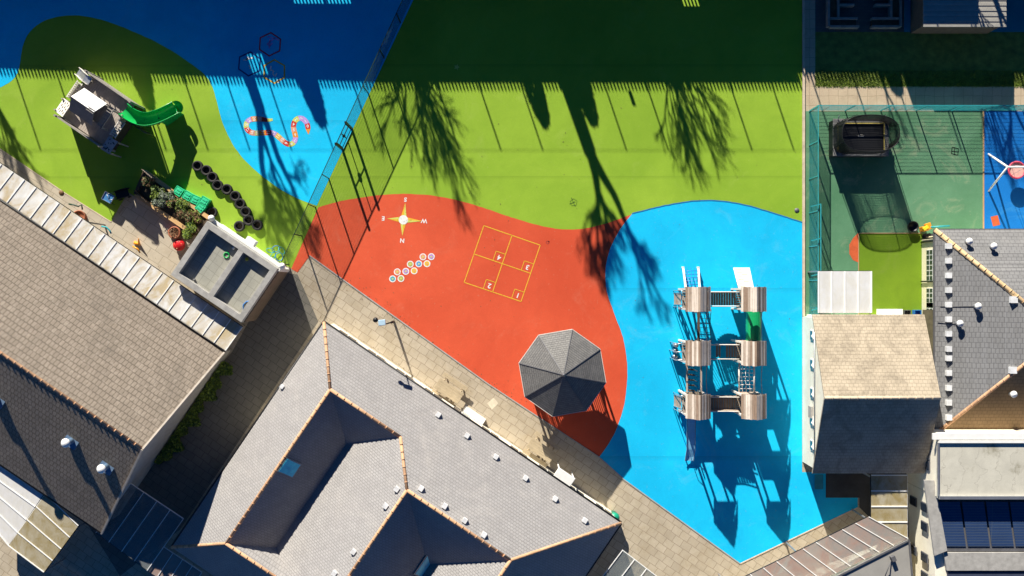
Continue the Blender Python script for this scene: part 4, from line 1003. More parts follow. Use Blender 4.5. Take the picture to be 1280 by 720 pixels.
# northern climbing net between white rails
f0, f1 = W(854, 334.5, .35), W(873, 334.5, .35)
for p, x in ((f0, XL - .48), (f1, XL + .36)):
    mb = MB(); mb.bar(Vector((p.x, p.y, .3)), Vector((x, YR[0] + .68, DZ + .25)), .11, .11); mb.bar(Vector((p.x, p.y + .02, 0)), Vector((p.x, p.y, .45)), .11, .11, up=(0, 1, 0)); obj('net_rail', mb, M['timber_white'], cf)
mb = MB()
a0, a1 = Vector((f0.x, f0.y, .32)), Vector((f1.x, f1.y, .32)); b0, b1 = Vector((XL - .48, YR[0] + .68, DZ + .2)), Vector((XL + .36, YR[0] + .68, DZ + .2))
for i in range(1, 4): mb.tube([a0.lerp(a1, i / 4), b0.lerp(b1, i / 4)], .022, 6)
for i in range(1, 6): mb.tube([a0.lerp(b0, i / 6), a1.lerp(b1, i / 6)], .022, 6)
obj('climbing_net', mb, M['plastic_blue'], cf)
# northern plank climbing ramp
mb = MB(); g0, g1 = W(916.5, 334.5, .05), W(937, 334.5, .05); h0, h1 = Vector((XR - .52, YR[0] + .64, DZ + .05)), Vector((XR + .42, YR[0] + .64, DZ + .05))
n = 7
for i in range(n):
    q = [g0.lerp(h0, (i + .03) / n), g1.lerp(h1, (i + .03) / n), g1.lerp(h1, (i + .97) / n), g0.lerp(h0, (i + .97) / n)]
    mb.hexa([v - Vector((0, 0, .06)) for v in q], q)
rp = obj('climbing_ramp', mb, M['timber_white'], cf)
mb = MB()
for i in range(1, 12):
    a_ = g0.lerp(h0, i / 12); b_ = g1.lerp(h1, i / 12); o_ = (.12 if i % 2 else .42)
    mb.bar(a_.lerp(b_, o_) + Vector((0, 0, .014)), a_.lerp(b_, o_ + .36) + Vector((0, 0, .014)), .035, .03)
obj('grip_slot', mb, M['timber_deck'], rp)
# left: beam between row 1 and 2
ya_, yb_ = YR[0] - .62, YR[1] + .62; xx = Gd(229, 0).x - .07
mb = MB(); mb.bar(Vector((xx, ya_, DZ)), Vector((xx, yb_, DZ)), .14, .12); obj('balance_beam', mb, M['timber_dark'], cf)
mb = MB()
for dx in (-.42, .55): mb.tube([Vector((xx + dx, ya_, 2.5)), Vector((xx + dx * .9, (ya_ + yb_) / 2, 2.35)), Vector((xx + dx, yb_, 2.5))], .02, 6)
for j in range(1, 7):
    y = ya_ + (yb_ - ya_) * j / 7; mb.tube([Vector((xx + .55, y, 2.4)), Vector((xx + .1, y, DZ))], .014, 5)
obj('hand_rope', mb, M['black'], cf)
# left: ladder between row 2 and 3
ya_, yb_ = YR[1] - .62, YR[2] + .62
for dx in (-.36, .50): mb = MB(); mb.bar(Vector((XL + dx, ya_, DZ + .05)), Vector((XL + dx, yb_, DZ + .05)), .09, .1); obj('side_beam', mb, M['timber_pale'], cf)
for j in range(6):
    y = ya_ - (ya_ - yb_) * (j + .5) / 6; mb = MB(); mb.tube([Vector((XL - .36, y, DZ + .02)), Vector((XL + .12, y - .06, DZ - .12))], [.04, .05], 8); mb.tube([Vector((XL + .12, y - .06, DZ - .12)), Vector((XL + .12, y - .06, DZ + .9))], .012, 5); obj('stepping_log', mb, M['timber_dark'], cf)
# right: green tunnel between row 1 and 2
ya_, yb_ = YR[0] - .60, YR[1] + .60; xc = Gd(302, 0).x * .976 - .02
mb = MB(); pr = []
for i in range(13):
    t = math.pi * i / 12; pr.append((xc - .46 * math.cos(t), DZ + .08 + .62 * math.sin(t) ** .8))
for i in range(12):
    (xa1, za), (xb1, zb) = pr[i], pr[i + 1]
    mb.add([(xa1, ya_, za), (xa1, yb_, za), (xb1, yb_, zb), (xb1, ya_, zb)], [[0, 1, 2, 3]], 0, False)
mb.box((xc, (ya_ + yb_) / 2, DZ), (.92, abs(ya_ - yb_), .06))
tn = obj('tunnel', mb, m_plain('tunnel_green', (0.01, 0.32, 0.11), .3, spec=.5, var=.06), cf)
# right: net bridge between row 2 and 3
ya_, yb_ = YR[1] - .62, YR[2] + .62
for dx in (-.50, .42): mb = MB(); mb.tube([Vector((XR + dx, ya_, DZ + .1)), Vector((XR + dx, yb_, DZ + .1))], .05, 8); obj('net_log', mb, M['timber_white'], cf)
mb = MB()
for j in range(1, 4): x = XR - .5 + .92 * j / 4; mb.tube([Vector((x, ya_, DZ + .05)), Vector((x, (ya_ + yb_) / 2, DZ - .22)), Vector((x, yb_, DZ + .05))], .018, 5)
for j in range(1, 8):
    y = ya_ + (yb_ - ya_) * j / 8; sg = -.2 * math.sin(math.pi * j / 8); mb.tube([Vector((XR - .5, y, DZ + .08)), Vector((XR - .04, y, DZ + sg)), Vector((XR + .42, y, DZ + .08))], .018, 5)
obj('rope_net', mb, M['white_paint'], cf)
# hanging walkways below: curved cargo nets east side (throws the curved shadows)
for k, (z_, x_) in enumerate(((2.7, XR + .62), (2.7, XL + .62))):
    for ya_, yb_ in ((YR[0] - .6, YR[1] + .6), (YR[1] - .6, YR[2] + .6)):
        mb = MB(); mb.tube([Vector((x_, ya_ + (yb_ - ya_) * j / 8, z_ - .25 * math.sin(math.pi * j / 8))) for j in range(9)], .022, 6); obj('hand_rope', mb, M['grey_metal'], cf)
# metal slide at the south west
s0 = Vector((XL + .05, YR[2] - .62, 1.0)); foot = W(861.5, 576, .25)
prof = [s0, s0 + Vector((0, -.25, -.02)), Vector((XL - .0, YR[2] - 1.2, .90)), Vector((foot.x + .06, foot.y + .75, .48)), Vector((foot.x + .02, foot.y + .25, .30)), Vector((foot.x, foot.y, .25))]
mb = MB(); hw = .24
for a_, b_ in zip(prof[:-1], prof[1:]):
    mb.hexa([a_ + Vector((-hw, 0, -.03)), b_ + Vector((-hw, 0, -.03)), b_ + Vector((hw, 0, -.03)), a_ + Vector((hw, 0, -.03))], [a_ + Vector((-hw, 0, 0)), b_ + Vector((-hw, 0, 0)), b_ + Vector((hw, 0, 0)), a_ + Vector((hw, 0, 0))])
sl = obj('slide', mb, m_plain('slide_sky_blue', (0.28, 0.66, 0.95), .35, .1, var=.08), cf)  # blue base colour stands in for sky reflected in the steel
mb = MB()
for sx in (-1, 1):
    for a_, b_ in zip(prof[:-1], prof[1:]): mb.bar(a_ + Vector((sx * (hw + .02), 0, .02)), b_ + Vector((sx * (hw + .02), 0, .02)), .03, .09)
mb.bar(Vector((foot.x - .2, foot.y + .1, .0)), Vector((foot.x - .2, foot.y + .1, .22)), .06); mb.bar(Vector((foot.x + .2, foot.y + .1, .0)), Vector((foot.x + .2, foot.y + .1, .22)), .06)
obj('side_wall', mb, M['steel'], sl)
# low vertical panels below towers (throw the solid shadows)
for x, y in ((XR, YR[1]), (XR, YR[2]), (XR, YR[0]), (XL, YR[1]), (XL, YR[2])):
    mb = MB(); mb.box((x, y - .62, .75), (1.05, .03, 1.2)); obj('lower_panel', mb, M['timber_pale'], cf)
    mb = MB(); mb.box((x + .64, y, .95), (.03, 1.1, 1.7)); obj('lower_panel', mb, M['timber_pale'], cf)
    if x == XR and y != YR[0]:
        mb = MB(); mb.box((x, y + .64, 2.0), (1.05, .03, 1.1)); obj('upper_panel', mb, M['timber_pale'], cf)
        mb = MB(); mb.box((x + .66, y, 2.35), (.03, 1.05, 1.0)); obj('upper_panel', mb, M['timber_pale'], cf)

# ---------------------------------------------------------------- play fort on the left
M['fort_wood'] = m_wood('fort_timber', (0.20, 0.18, 0.16), (0.42, 0.39, 0.35), 0, 'Y')
fr = thing('play_fort', 'square timber play fort with raised walled deck, white roofed cabin and green slide', 'play fort', (*Gd(-505, -216).xy, 0), R(-34.5))
def fb(name, mb, mat, parent=fr): return obj(name, mb, mat, parent, local=True)
hs = 1.62; FD = 1.4
for sx in (-1, 1):
    for sy in (-1, 1):
        mb = MB(); mb.box((sx * hs, sy * hs, 1.15), (.12, .12, 2.3)); fb('post', mb, M['fort_wood'])
mb = MB()
for i in range(22): mb.box((-hs + .075 + i * .1475, 0, FD), (.138, 2 * hs - .14, .05))
fb('deck', mb, m_plain('fort_deck', (0.40, 0.35, 0.31), .85, var=.15))
def wallp(p, q, z0, z1, slat=True, mat=None):
    mb = MB(); p = Vector((*p, 0)); q = Vector((*q, 0)); d = q - p; n = max(1, int(d.length / .15))
    for i in range(n):
        c = p + d * ((i + .5) / n); mb.bar(Vector((c.x, c.y, z0)), Vector((c.x, c.y, z1)), d.length / n * .93, .03, up=tuple(Vector((-d.y, d.x, 0)).normalized()))
    mb.bar(Vector((p.x, p.y, z1 + .03)), Vector((q.x, q.y, z1 + .03)), .09, .06)
    return fb('side_wall', mb, mat or M['fort_wood'])
wallp((-hs + .07, hs), (hs - .07, hs), .05, FD + .5)
mb = MB(); mb.bar((-hs + .07, hs, 2.15), (hs - .07, hs, 2.15), .08, .06)
for i in range(1, 8): mb.bar((-hs + i * .405, hs, FD + .1), (-hs + i * .405, hs, 2.15), .05)
fb('railing', mb, M['fort_wood'])
wallp((-hs + .07, -hs), (hs - .07, -hs), .05, 2.15)
wallp((-hs, -.3), (-hs, .75), FD - .5, 2.05)
wallp((hs, .3), (hs, .7), FD - .5, 2.05)
for x, ya_, yb_ in ((-hs, -hs + .1, hs - .1), (hs, -hs + .1, hs - .1)):
    mb = MB(); mb.bar((x, ya_, .6), (x, yb_, .6), .05, 1.1); fb('lower_wall', mb, M['timber_dark'])
# cabin
CX, CY = -.02, -.02; cl, cw = .80, .60
mb = MB(); z0, z1 = FD + .03, 2.75
for (p, q) in (((-cl, -cw), (cl * .6, -cw)), ((-cl, cw), (cl * .6, cw)), ((-cl, -cw), (-cl, cw))):
    mb.bar(Vector((CX + p[0], CY + p[1], (z0 + z1) / 2)), Vector((CX + q[0], CY + q[1], (z0 + z1) / 2)), .04, z1 - z0)
fb('cabin_wall', mb, M['fort_wood'])
for sy, m_ in ((1, M['white_paint']), (-1, m_plain('cabin_shade_grey', (0.20, 0.19, 0.19), .8))):  # sunlit slope white, far slope grey: shade put into the colour
    mb = MB(); x0_, x1_ = CX - .86, CX + .78
    q = [Vector((x0_, CY + sy * .80, 2.7)), Vector((x1_, CY + sy * .80, 2.7)), Vector((x1_, CY + sy * .012, 3.45)), Vector((x0_, CY + sy * .012, 3.45))]
    if sy < 0: q = q[::-1]
    mb.hexa([v - Vector((0, 0, .04)) for v in q], q); fb('cabin_roof', mb, m_)
mb = MB()
for i in range(5): mb.box((CX + .98, CY - .5 + i * .22, 2.35), (.28, .1, .05))
mb.box((CX + 1.15, CY, 2.3), (.06, 1.4, .09)); mb.box((CX + .98, CY - .58, 2.3), (.36, .06, .09)); mb.box((CX + .98, CY + .58, 2.3), (.36, .06, .09))
for sy in (-1, 1): mb.box((CX + 1.15, CY + sy * .62, 1.85), (.09, .09, .95))
fb('porch_frame', mb, M['fort_wood'])
mb = MB()
for sy in (-1, 1): mb.bar((CX + .3, CY + sy * .1, 3.46), (CX + .78, CY + sy * .1, 3.40), .04)
fb('roof_batten', mb, M['fort_wood'])
# silver slide at top corner going out (-x)
mb = MB(); pr = [(-1.3, FD + .25), (-1.75, FD + .2), (-2.75, .35), (-2.95, .25)]; yc_ = 1.22
for (xa1, za), (xb1, zb) in zip(pr[:-1], pr[1:]): mb.bar((xa1, yc_, za), (xb1, yc_, zb), .42, .03)
ss = fb('metal_slide', mb, M['steel']); mb = MB()
for sy in (-1, 1):
    for (xa1, za), (xb1, zb) in zip(pr[:-1], pr[1:]): mb.bar((xa1, yc_ + sy * .24, za + .07), (xb1, yc_ + sy * .24, zb + .07), .035, .2)
fb('side_rim', mb, M['timber_white'], ss)
# slotted white ramp at left corner
mb = MB()
for i in range(5):
    f = i / 5; mb.bar((-1.35 - .75 * f, -1.0, FD + .5 - .35 * f), (-1.35 - .75 * (f + .185), -1.0, FD + .5 - .35 * (f + .185)), .95, .045)
fb('climbing_ramp', mb, M['timber_white']); mb = MB()
for i in range(4):
    for j in (-1, 0, 1): mb.box((-1.47 - .15 * i, -1.0 + j * .28 + (i % 2) * .08, FD + .475 - .07 * i), (.04, .14, .02))
fb('grip_hole', mb, M['timber_dark'])
mb = MB(); mb.bar((-2.1, -1.4, 0), (-2.1, -1.4, 1.75), .08); mb.bar((-2.1, -.6, 0), (-2.1, -.6, 1.75), .08); fb('ramp_leg', mb, M['fort_wood'])
def rungs(x, y0_, y1_, n, out):
    mb = MB()
    for i in range(n):
        y = y0_ + (y1_ - y0_) * (i + .5) / n; mb.bar((x, y, FD + .35), (x + out, y, FD + .30), .05, .05)
    mb.bar((x, y0_, FD + .36), (x, y1_, FD + .36), .06); mb.bar((x + out, y0_, FD + .3), (x + out, y1_, FD + .3), .06); fb('balustrade', mb, M['timber_white'])
rungs(-hs + .06, -.35, .85, 9, -.38)
rungs(hs - .08, -.75, .35, 8, .34)
mb = MB(); mb.bar((1.62, -1.30, FD + .5), (2.15, -1.30, FD + .25), .92, .05); cw_ = fb('climbing_panel', mb, m_plain('panel_grey', (0.30, 0.33, 0.36), .6))
mb = MB(); r2 = random.Random(4)
for i in range(16): mb.box((1.68 + .42 * r2.random(), -1.68 + .76 * r2.random(), 0), (.05, .05, .05)); 
for i in range(len(mb.v)): mb.v[i].z += FD + .5 - (mb.v[i].x - 1.62) * .47 + .03
fb('climbing_hold', mb, M['black'], cw_)
mb = MB(); mb.bar((2.15, -1.7, 0), (2.15, -1.7, 1.6), .08); mb.bar((2.15, -.9, 0), (2.15, -.9, 1.6), .08); fb('panel_leg', mb, M['fort_wood'])
# green slide: half pipe
Minv = Matrix.Translation(fr.location).inverted(); rot = Matrix.Rotation(R(34.5), 3, 'Z')
ctrl = [(154, 136, 2.2), (161, 142, 2.15), (170, 147, 2.0), (180, 149.5, 1.85), (191, 148, 1.6), (202, 144, 1.3), (213, 138.5, 1.0), (220, 134.5, .9)]
ctrl = smooth(ctrl, 2)
cp = []
for x, y, z in ctrl:
    p = W(x, y, z); p = rot @ (p - fr.location); cp.append(p)
mb = MB(); ns = 14; rad = .43; ring = []
for i, p in enumerate(cp):
    d = (cp[min(i + 1, len(cp) - 1)] - cp[max(0, i - 1)]).normalized(); sd = d.cross(Vector((0, 0, 1))).normalized(); u_ = sd.cross(d)
    row = []
    for j in range(ns + 1):
        t = math.pi * (1.0 + j / ns); t = math.pi * 1.0 - .35 + (math.pi + .7) * j / ns
        row.append(p + sd * math.cos(t) * rad + u_ * math.sin(t) * rad)
    for j in range(ns, -1, -1):
        t = math.pi * 1.0 - .35 + (math.pi + .7) * j / ns
        row.append(p + sd * math.cos(t) * (rad - .035) + u_ * math.sin(t) * (rad - .035))
    ring.append(row)
m_ = len(ring[0]); b_ = len(mb.v)
for row in ring: mb.v += row
for i in range(len(ring) - 1):
    for j in range(m_):
        mb.f.append([b_ + i * m_ + j, b_ + i * m_ + (j + 1) % m_, b_ + (i + 1) * m_ + (j + 1) % m_, b_ + (i + 1) * m_ + j]); mb.mi.append(0); mb.sm.append(True)
sg = obj('green_slide', mb, M['plastic_green'], fr, local=True)
# rounded end bowl
mb = MB(); pe = cp[-1]; d = (cp[-1] - cp[-3]).normalized(); ang = math.atan2(d.y, d.x)
vs_ = []; 
for i in range(7):
    t = math.pi / 2 * i / 6
    for j in range(13):
        s_ = -math.pi / 2 + math.pi * j / 12
        vs_.append(Vector((rad * math.sin(t + 0) * math.cos(s_) * 1.0, rad * math.sin(t) * math.sin(s_), -rad * math.cos(t))))
fs = [[i * 13 + j, i * 13 + j + 1, (i + 1) * 13 + j + 1, (i + 1) * 13 + j] for i in range(6) for j in range(12)]
Mz = Matrix.Rotation(ang, 3, 'Z'); mb.add([Mz @ v + pe for v in vs_], fs, 0, True); obj('slide_end', mb, M['plastic_green'], sg, local=True)
mb = MB()
for k in (5, 12, 19):
    if k < len(cp): 
        p = cp[k]; mb.tube([Vector((p.x, p.y, 0)), Vector((p.x, p.y, p.z - rad))], .05, 8)
        d = (cp[k + 1] - cp[k - 1]).normalized(); sd = d.cross(Vector((0, 0, 1))).normalized(); u_ = sd.cross(d)
        mb.tube([p + sd * math.cos(t) * (rad + .03) + u_ * math.sin(t) * (rad + .03) for t in [math.pi * (.9 + 1.2 * j / 10) for j in range(11)]], .025, 5)
obj('slide_support', mb, M['darkgreen_metal'], sg, local=True)
# moulded base wall under the low end of the slide
mb = MB(); n_ = len(cp)
for k in range(int(n_ * .6), n_ - 1):
    a_, b_ = cp[k], cp[k + 1]; d = (b_ - a_).normalized(); sd = Vector((-d.y, d.x, 0)).normalized()
    for o_ in (-.3, .3):
        p_, q_ = a_ + sd * o_, b_ + sd * o_; zt_ = (a_.z + b_.z) / 2 - rad * .72
        mb.bar(Vector((p_.x, p_.y, zt_ / 2)), Vector((q_.x, q_.y, zt_ / 2)), .03, zt_)
obj('slide_base', mb, M['plastic_green'], sg, local=True)
# open post and rail frame beside the slide (throws the grid shadow)
mb = MB()
for i in range(4):
    x = 1.95 + i * .42; mb.tube([(x, .55, 0), (x, .55, 1.9)], .035, 6)
for z in (.5, 1.0, 1.5, 1.9): mb.tube([(1.62, .55, z), (3.21, .55, z)], .025, 6)
fb('climbing_bars', mb, M['darkgreen_metal'])

# ---------------------------------------------------------------- octagonal shelter
gz = thing('shelter', 'octagonal shelter with dark grey shingle roof standing on the red rubber', 'gazebo', (*Gd(60.5, 101.8).xy, 0))
gc = Gd(60.5, 101.8); RG = 2.67; EH, AHt = 2.45, 3.72
ang = [R(-12.7 - 45 * k) for k in range(8)]
vtx = [gc + Vector((RG * math.cos(t), RG * math.sin(t), EH)) for t in ang]; apx = gc + Vector((0, 0, AHt))
def radial_mat():
    t = NT('shingles'); tc = t.n('ShaderNodeTexCoord'); co = tc.outputs['Object']
    sx = t.n('ShaderNodeSeparateXYZ'); t.l(co, sx.inputs[0])
    w = t.n('ShaderNodeTexBrick', offset=.5); cm = t.n('ShaderNodeCombineXYZ'); 
    at_ = t.math('ARCTAN2', sx.outputs[1], sx.outputs[0]); t.l(t.math('MULTIPLY', at_, 2.0), cm.inputs[0]); t.l(sx.outputs[2], cm.inputs[1]); t.l(cm.outputs[0], w.inputs['Vector'])
    for k, v in (('Color1', (0.135, 0.132, 0.130, 1)), ('Color2', (0.185, 0.18, 0.176, 1)), ('Mortar', (0.07, 0.07, 0.07, 1))): w.inputs[k].default_value = v
    w.inputs['Scale'].default_value = 1; w.inputs['Brick Width'].default_value = .22; w.inputs['Row Height'].default_value = .062; w.inputs['Mortar Size'].default_value = .006
    n = t.noise(co, 1.1, 6, .7, .8); f = t.noise(co, 18, 3, .7)
    col = t.mix(t.ramp(n, .45, .75, 0, .4), w.outputs['Color'], (0.26, 0.25, 0.235)); col = t.mix(t.ramp(f, .3, .7, 0, .3), col, (0.04, 0.04, 0.045))
    hgt = t.math('SUBTRACT', f, w.outputs['Fac'])
    return t.done(t.bsdf(col, .55, 0, hgt, .8, .015, .4))
M['shingle'] = radial_mat()
mb = MB()
for i in range(8):
    a_, b_ = vtx[i], vtx[(i + 1) % 8]; mb.poly(up([a_, b_, apx])); dn = Vector((0, 0, -.1)); mb.poly([a_ + dn, b_ + dn, b_, a_])
    mb.poly([a_ + dn, apx + dn, b_ + dn])
rf = obj('roof', mb, M['shingle'], gz)
for i in range(8):
    mb = MB(); mb.bar(vtx[i] + Vector((0, 0, .02)), apx + Vector((0, 0, .015)), .05, .03); obj('hip_strip', mb, M['lead'], gz)
mb = MB(); mb.lathe(apx, [(.14, -.04), (.10, .06), (.03, .16), (0, .18)], 12); obj('finial', mb, M['lead'], gz)
mb = MB()
for i in range(8): mb.bar(vtx[i] + Vector((0, 0, -.06)), vtx[(i + 1) % 8] + Vector((0, 0, -.06)), .05, .12)
obj('eaves_trim', mb, M['timber_white'], gz)
ip = [gc + Vector((2.25 * math.cos(t), 2.25 * math.sin(t), 0)) for t in ang]
for p in ip: mb = MB(); mb.bar(p, p + Vector((0, 0, EH - .05)), .11); obj('post', mb, M['timber_dark'], gz)
for i in range(8):
    if i == 6: continue
    a_, b_ = ip[i], ip[(i + 1) % 8]; mb = MB(); up_ = lambda z: Vector((0, 0, z))
    for z in (.1, .95): mb.bar(a_ + up_(z), b_ + up_(z), .05, .07)
    mb.bar(a_ + up_(2.2), b_ + up_(2.2), .05, .1)
    for j in range(1, 12): p = a_.lerp(b_, j / 12); mb.bar(p + up_(.1), p + up_(.95), .05, .03)
    if i in (0, 4): 
        for j in range(1, 12): p = a_.lerp(b_, j / 12); mb.bar(p + up_(.95), p + up_(2.2), .05, .03)
    obj('balustrade', mb, M['timber_dark'], gz)
for i in (1, 2, 3, 4, 5):
    a_, b_ = gc.lerp(ip[i], .82), gc.lerp(ip[(i + 1) % 8], .82); mb = MB(); mb.bar(a_ + Vector((0, 0, .45)), b_ + Vector((0, 0, .45)), .35, .05); obj('bench_seat', mb, M['timber_dark'], gz)

# ---------------------------------------------------------------- tyres
def tyre_proto(p):
    t = thing('tyre', '', 'tyre', p, 0, 'half buried stepping tyres')
    mb = MB(); prof = [(.19, .02), (.17, .10), (.19, .2), (.24, .24), (.29, .235), (.315, .19), (.32, .12), (.315, .04), (.30, .0)]
    n = 26; k = len(prof)
    for r_, z_ in [(q_[0] * 1.07, q_[1]) for q_ in prof]:
        for j in range(n): a_ = 2 * math.pi * j / n; mb.v.append(Vector((r_ * math.cos(a_), r_ * math.sin(a_), z_)))
    for i in range(k - 1):
        for j in range(n): mb.f.append([i * n + j, (i + 1) * n + j, (i + 1) * n + (j + 1) % n, i * n + (j + 1) % n]); mb.mi.append(0); mb.sm.append(True)
    obj('tyre_body', mb, M['rubber_tyre'], t, local=True)
    mb = MB()
    for j in range(30):
        a_ = 2 * math.pi * j / 30; mb.box((.317 * math.cos(a_), .317 * math.sin(a_), .12), (.02, .035, .15), a_)
    obj('tread', mb, M['rubber_tyre'], t, local=True)
    mb = MB(); mb.lathe((0, 0, 0), [(.23, .0), (.23, .018), (0, .018)], 20); obj('soil', mb, M['earth'], t, local=True)
    return t
tp = [(248, 208), (259, 213.5), (266.5, 222), (273, 232), (284.5, 237), (295, 245.5), (301, 255), (308, 265), (311.5, 275.5), (322.5, 281.5), (300, 283), (266, 265.5)]
lb = ['topmost tyre at the upper end of the row', 'second tyre from the upper end of the row', 'third tyre from the upper end of the row', 'fourth tyre from the upper end of the row',
      'fifth tyre from the upper end of the row', 'sixth tyre from the upper end of the row', 'fifth tyre from the lower end of the row', 'fourth tyre from the lower end of the row, where it runs straight',
      'second last tyre of the row', 'last tyre at the lower right end of the row', 'lone tyre left of the lower row end, by the white box', 'lone tyre touching the timber planter beside the green blocks']
lb[7] = 'third last tyre of the row'; lb[6] = 'fourth last tyre of the row'
t0 = None
for (x, y), l in zip(tp, lb):
    p = W(x, y); p.z = ZR + .004
    if t0 is None: t0 = tyre_proto(p); t0['label'] = 'black ' + l
    else: copy_thing(t0, p, x * .3, 'black ' + l)
# green plastic blocks
gp = [(224.5, 239.5), (235.5, 245), (245.5, 250), (256.5, 252), (252, 259.5)]
gl = ['mint green plastic planter box, leftmost of the row', 'mint green plastic planter box, second from the left', 'mint green plastic planter box in the middle of the row', 'mint green plastic planter box at the outer right of the row', 'mint green plastic planter box against the timber at the right end']
g0 = None
for (x, y), l in zip(gp, gl):
    p = W(x, y, .2); p.z = ZR + .004
    if g0 is None:
        g0 = thing('planter_box', l, 'planter box', p, ROT, 'mint green planter boxes'); mb = MB()
        for s_, d_, c_ in (((0, .24, .22), (.52, .04, .44), 0), ((0, -.24, .22), (.52, .04, .44), 0), ((.24, 0, .22), (.04, .44, .44), 0), ((-.24, 0, .22), (.04, .44, .44), 0)): mb.box(s_, d_)
        mb.box((0, 0, .02), (.44, .44, .03)); obj('box_body', mb, M['plastic_mint'], g0, local=True)
        mb = MB(); mb.box((0, 0, .41), (.44, .44, .03)); mb.box((0, .09, .44), (.30, .10, .04)); mb.box((0, -.09, .44), (.30, .10, .04)); obj('lid', mb, m_plain('mint_lid', (0.05, 0.62, 0.32), .4, var=.15, spec=.5), g0, local=True)
    else: copy_thing(g0, p, ROT + (x % 3 - 1) * .12, l)
# timber planter with plants
pb = thing('timber_planter', 'long raised timber planter bed full of mixed shrubs beside the shaded patio', 'planter', (*W(220, 252).xy, 0))
c4 = [W(181, 214.5, .4), W(263, 274, .4), W(241, 292, .4), W(169, 243, .4)]
for i in range(4):
    a_, b_ = c4[i], c4[(i + 1) % 4]; 
    d = (b_ - a_).normalized(); mb = MB()
    for k in range(2): mb.bar(Vector((a_.x, a_.y, .11 + .2 * k)) + d * .0, Vector((b_.x, b_.y, .11 + .2 * k)), .24 if k else .22, .19)
    obj('timber_edge', mb, M['timber_d1'] if i in (0, 2) else M['timber_dark'], pb)
mb = MB(); ins = [c.lerp((c4[0] + c4[2]) / 2, .05) for c in c4]; mb.hexa([Vector((v.x, v.y, .02)) for v in ins][::-1], [Vector((v.x, v.y, .26)) for v in ins][::-1]); obj('soil', mb, M['earth'], pb)
def bush(name, label, p, r, h, mats, n, seed, cat='shrub', group=None, leaf=(.03, .08)):
    t = thing(name, label, cat, p, 0, group); rr = random.Random(seed); mb = MB()
    lobes = [(Vector((rr.uniform(-.6, .6) * r, rr.uniform(-.6, .6) * r, h * rr.uniform(.35, .75))), r * rr.uniform(.35, .6)) for _ in range(7)]
    def fn():
        c, q = rr.choice(lobes)
        while True:
            v = Vector((rr.uniform(-1, 1), rr.uniform(-1, 1), rr.uniform(-1, 1)))
            if .35 < v.length < 1: break
        v = c + v * q; v.z = max(.03, v.z * 1.0); return v
    leafcloud(mb, fn, n, leaf[0], leaf[1], rr, len(mats)); obj('foliage', mb, mats, t, local=True)
    mb = MB()
    for i in range(7):
        c = lobes[i][0]; mb.tube([(0, 0, 0), c * .5 + Vector((0, 0, .03)), c], [.025, .018, .008], 5)
    obj('stem', mb, M['bark'], t, local=True); return t
bl_ = [(187, 228, .45, .6, ['leaf_brown', 'leaf'], 'dark twiggy shrub at the top end of the timber planter'), (199, 240, .5, .55, ['leaf', 'leaf_lime'], 'yellow green shrub near the top of the timber planter'),
       (200, 249, .55, .5, ['leaf_grey', 'leaf_grey', 'leaf'], 'silvery grey shrub in the middle left of the timber planter'), (212, 247, .45, .5, ['leaf_grey', 'leaf'], 'grey green shrub in the centre of the timber planter'),
       (219, 257, .5, .5, ['leaf_brown', 'leaf_lime', 'leaf'], 'reddish brown shrub in the middle of the timber planter'), (230, 257, .45, .5, ['leaf_lime', 'leaf_lime', 'leaf'], 'bright yellow green shrub by the outer planter board'),
       (232, 269, .5, .45, ['leaf_brown', 'leaf', 'leaf_brown'], 'brown shrub at the lower end of the timber planter'), (244, 270, .45, .45, ['leaf_brown', 'leaf_lime'], 'mixed brown and green shrub in the right corner of the timber planter'),
       (242, 289, .62, .95, ['leaf_lime', 'leaf_lime', 'leaf'], 'bushy lime green shrub between the planter and the flat roofed store')]
for i, (x, y, r_, h_, mm, l) in enumerate(bl_):
    bush('shrub', l, (*W(x, y, .3).xy, .26 if i < 8 else 0), r_, h_, [M[k] for k in mm], 900 if i < 8 else 2200, i + 20, group='shrubs around the timber planter')
# slatted trellis end of the planter
mb = MB()
p0, p1 = W(178, 212, 1.0), W(190, 222, 1.0)
for i in range(7):
    f = i / 6; p = p0.lerp(p1, f); mb.bar(Vector((p.x, p.y, 0)), Vector((p.x, p.y, 1.1)), .05, .03)
for z in (.3, .7, 1.05): mb.bar(Vector((p0.x, p0.y, z)), Vector((p1.x, p1.y, z)), .04, .05)
tagobj('trellis', mb, M['timber_pale'], 'small slatted timber trellis at the top corner of the planter bed', 'trellis')
# patio slats frame (casts ladder of light)
mb = MB(); p0, p1 = W(168, 238, .9), W(183, 252, .9)
for i in range(10):
    p = p0.lerp(p1, i / 9); mb.bar(Vector((p.x, p.y, 0)), Vector((p.x, p.y, 1.0)), .08, .02)
mb.bar(Vector((p0.x, p0.y, .95)), Vector((p1.x, p1.y, .95)), .04, .06); mb.bar(Vector((p0.x, p0.y, .2)), Vector((p1.x, p1.y, .2)), .04, .06)
tagobj('picket_panel', mb, M['timber_dark'], 'dark picket panel at the shaded left end of the planter bed', 'fence panel')
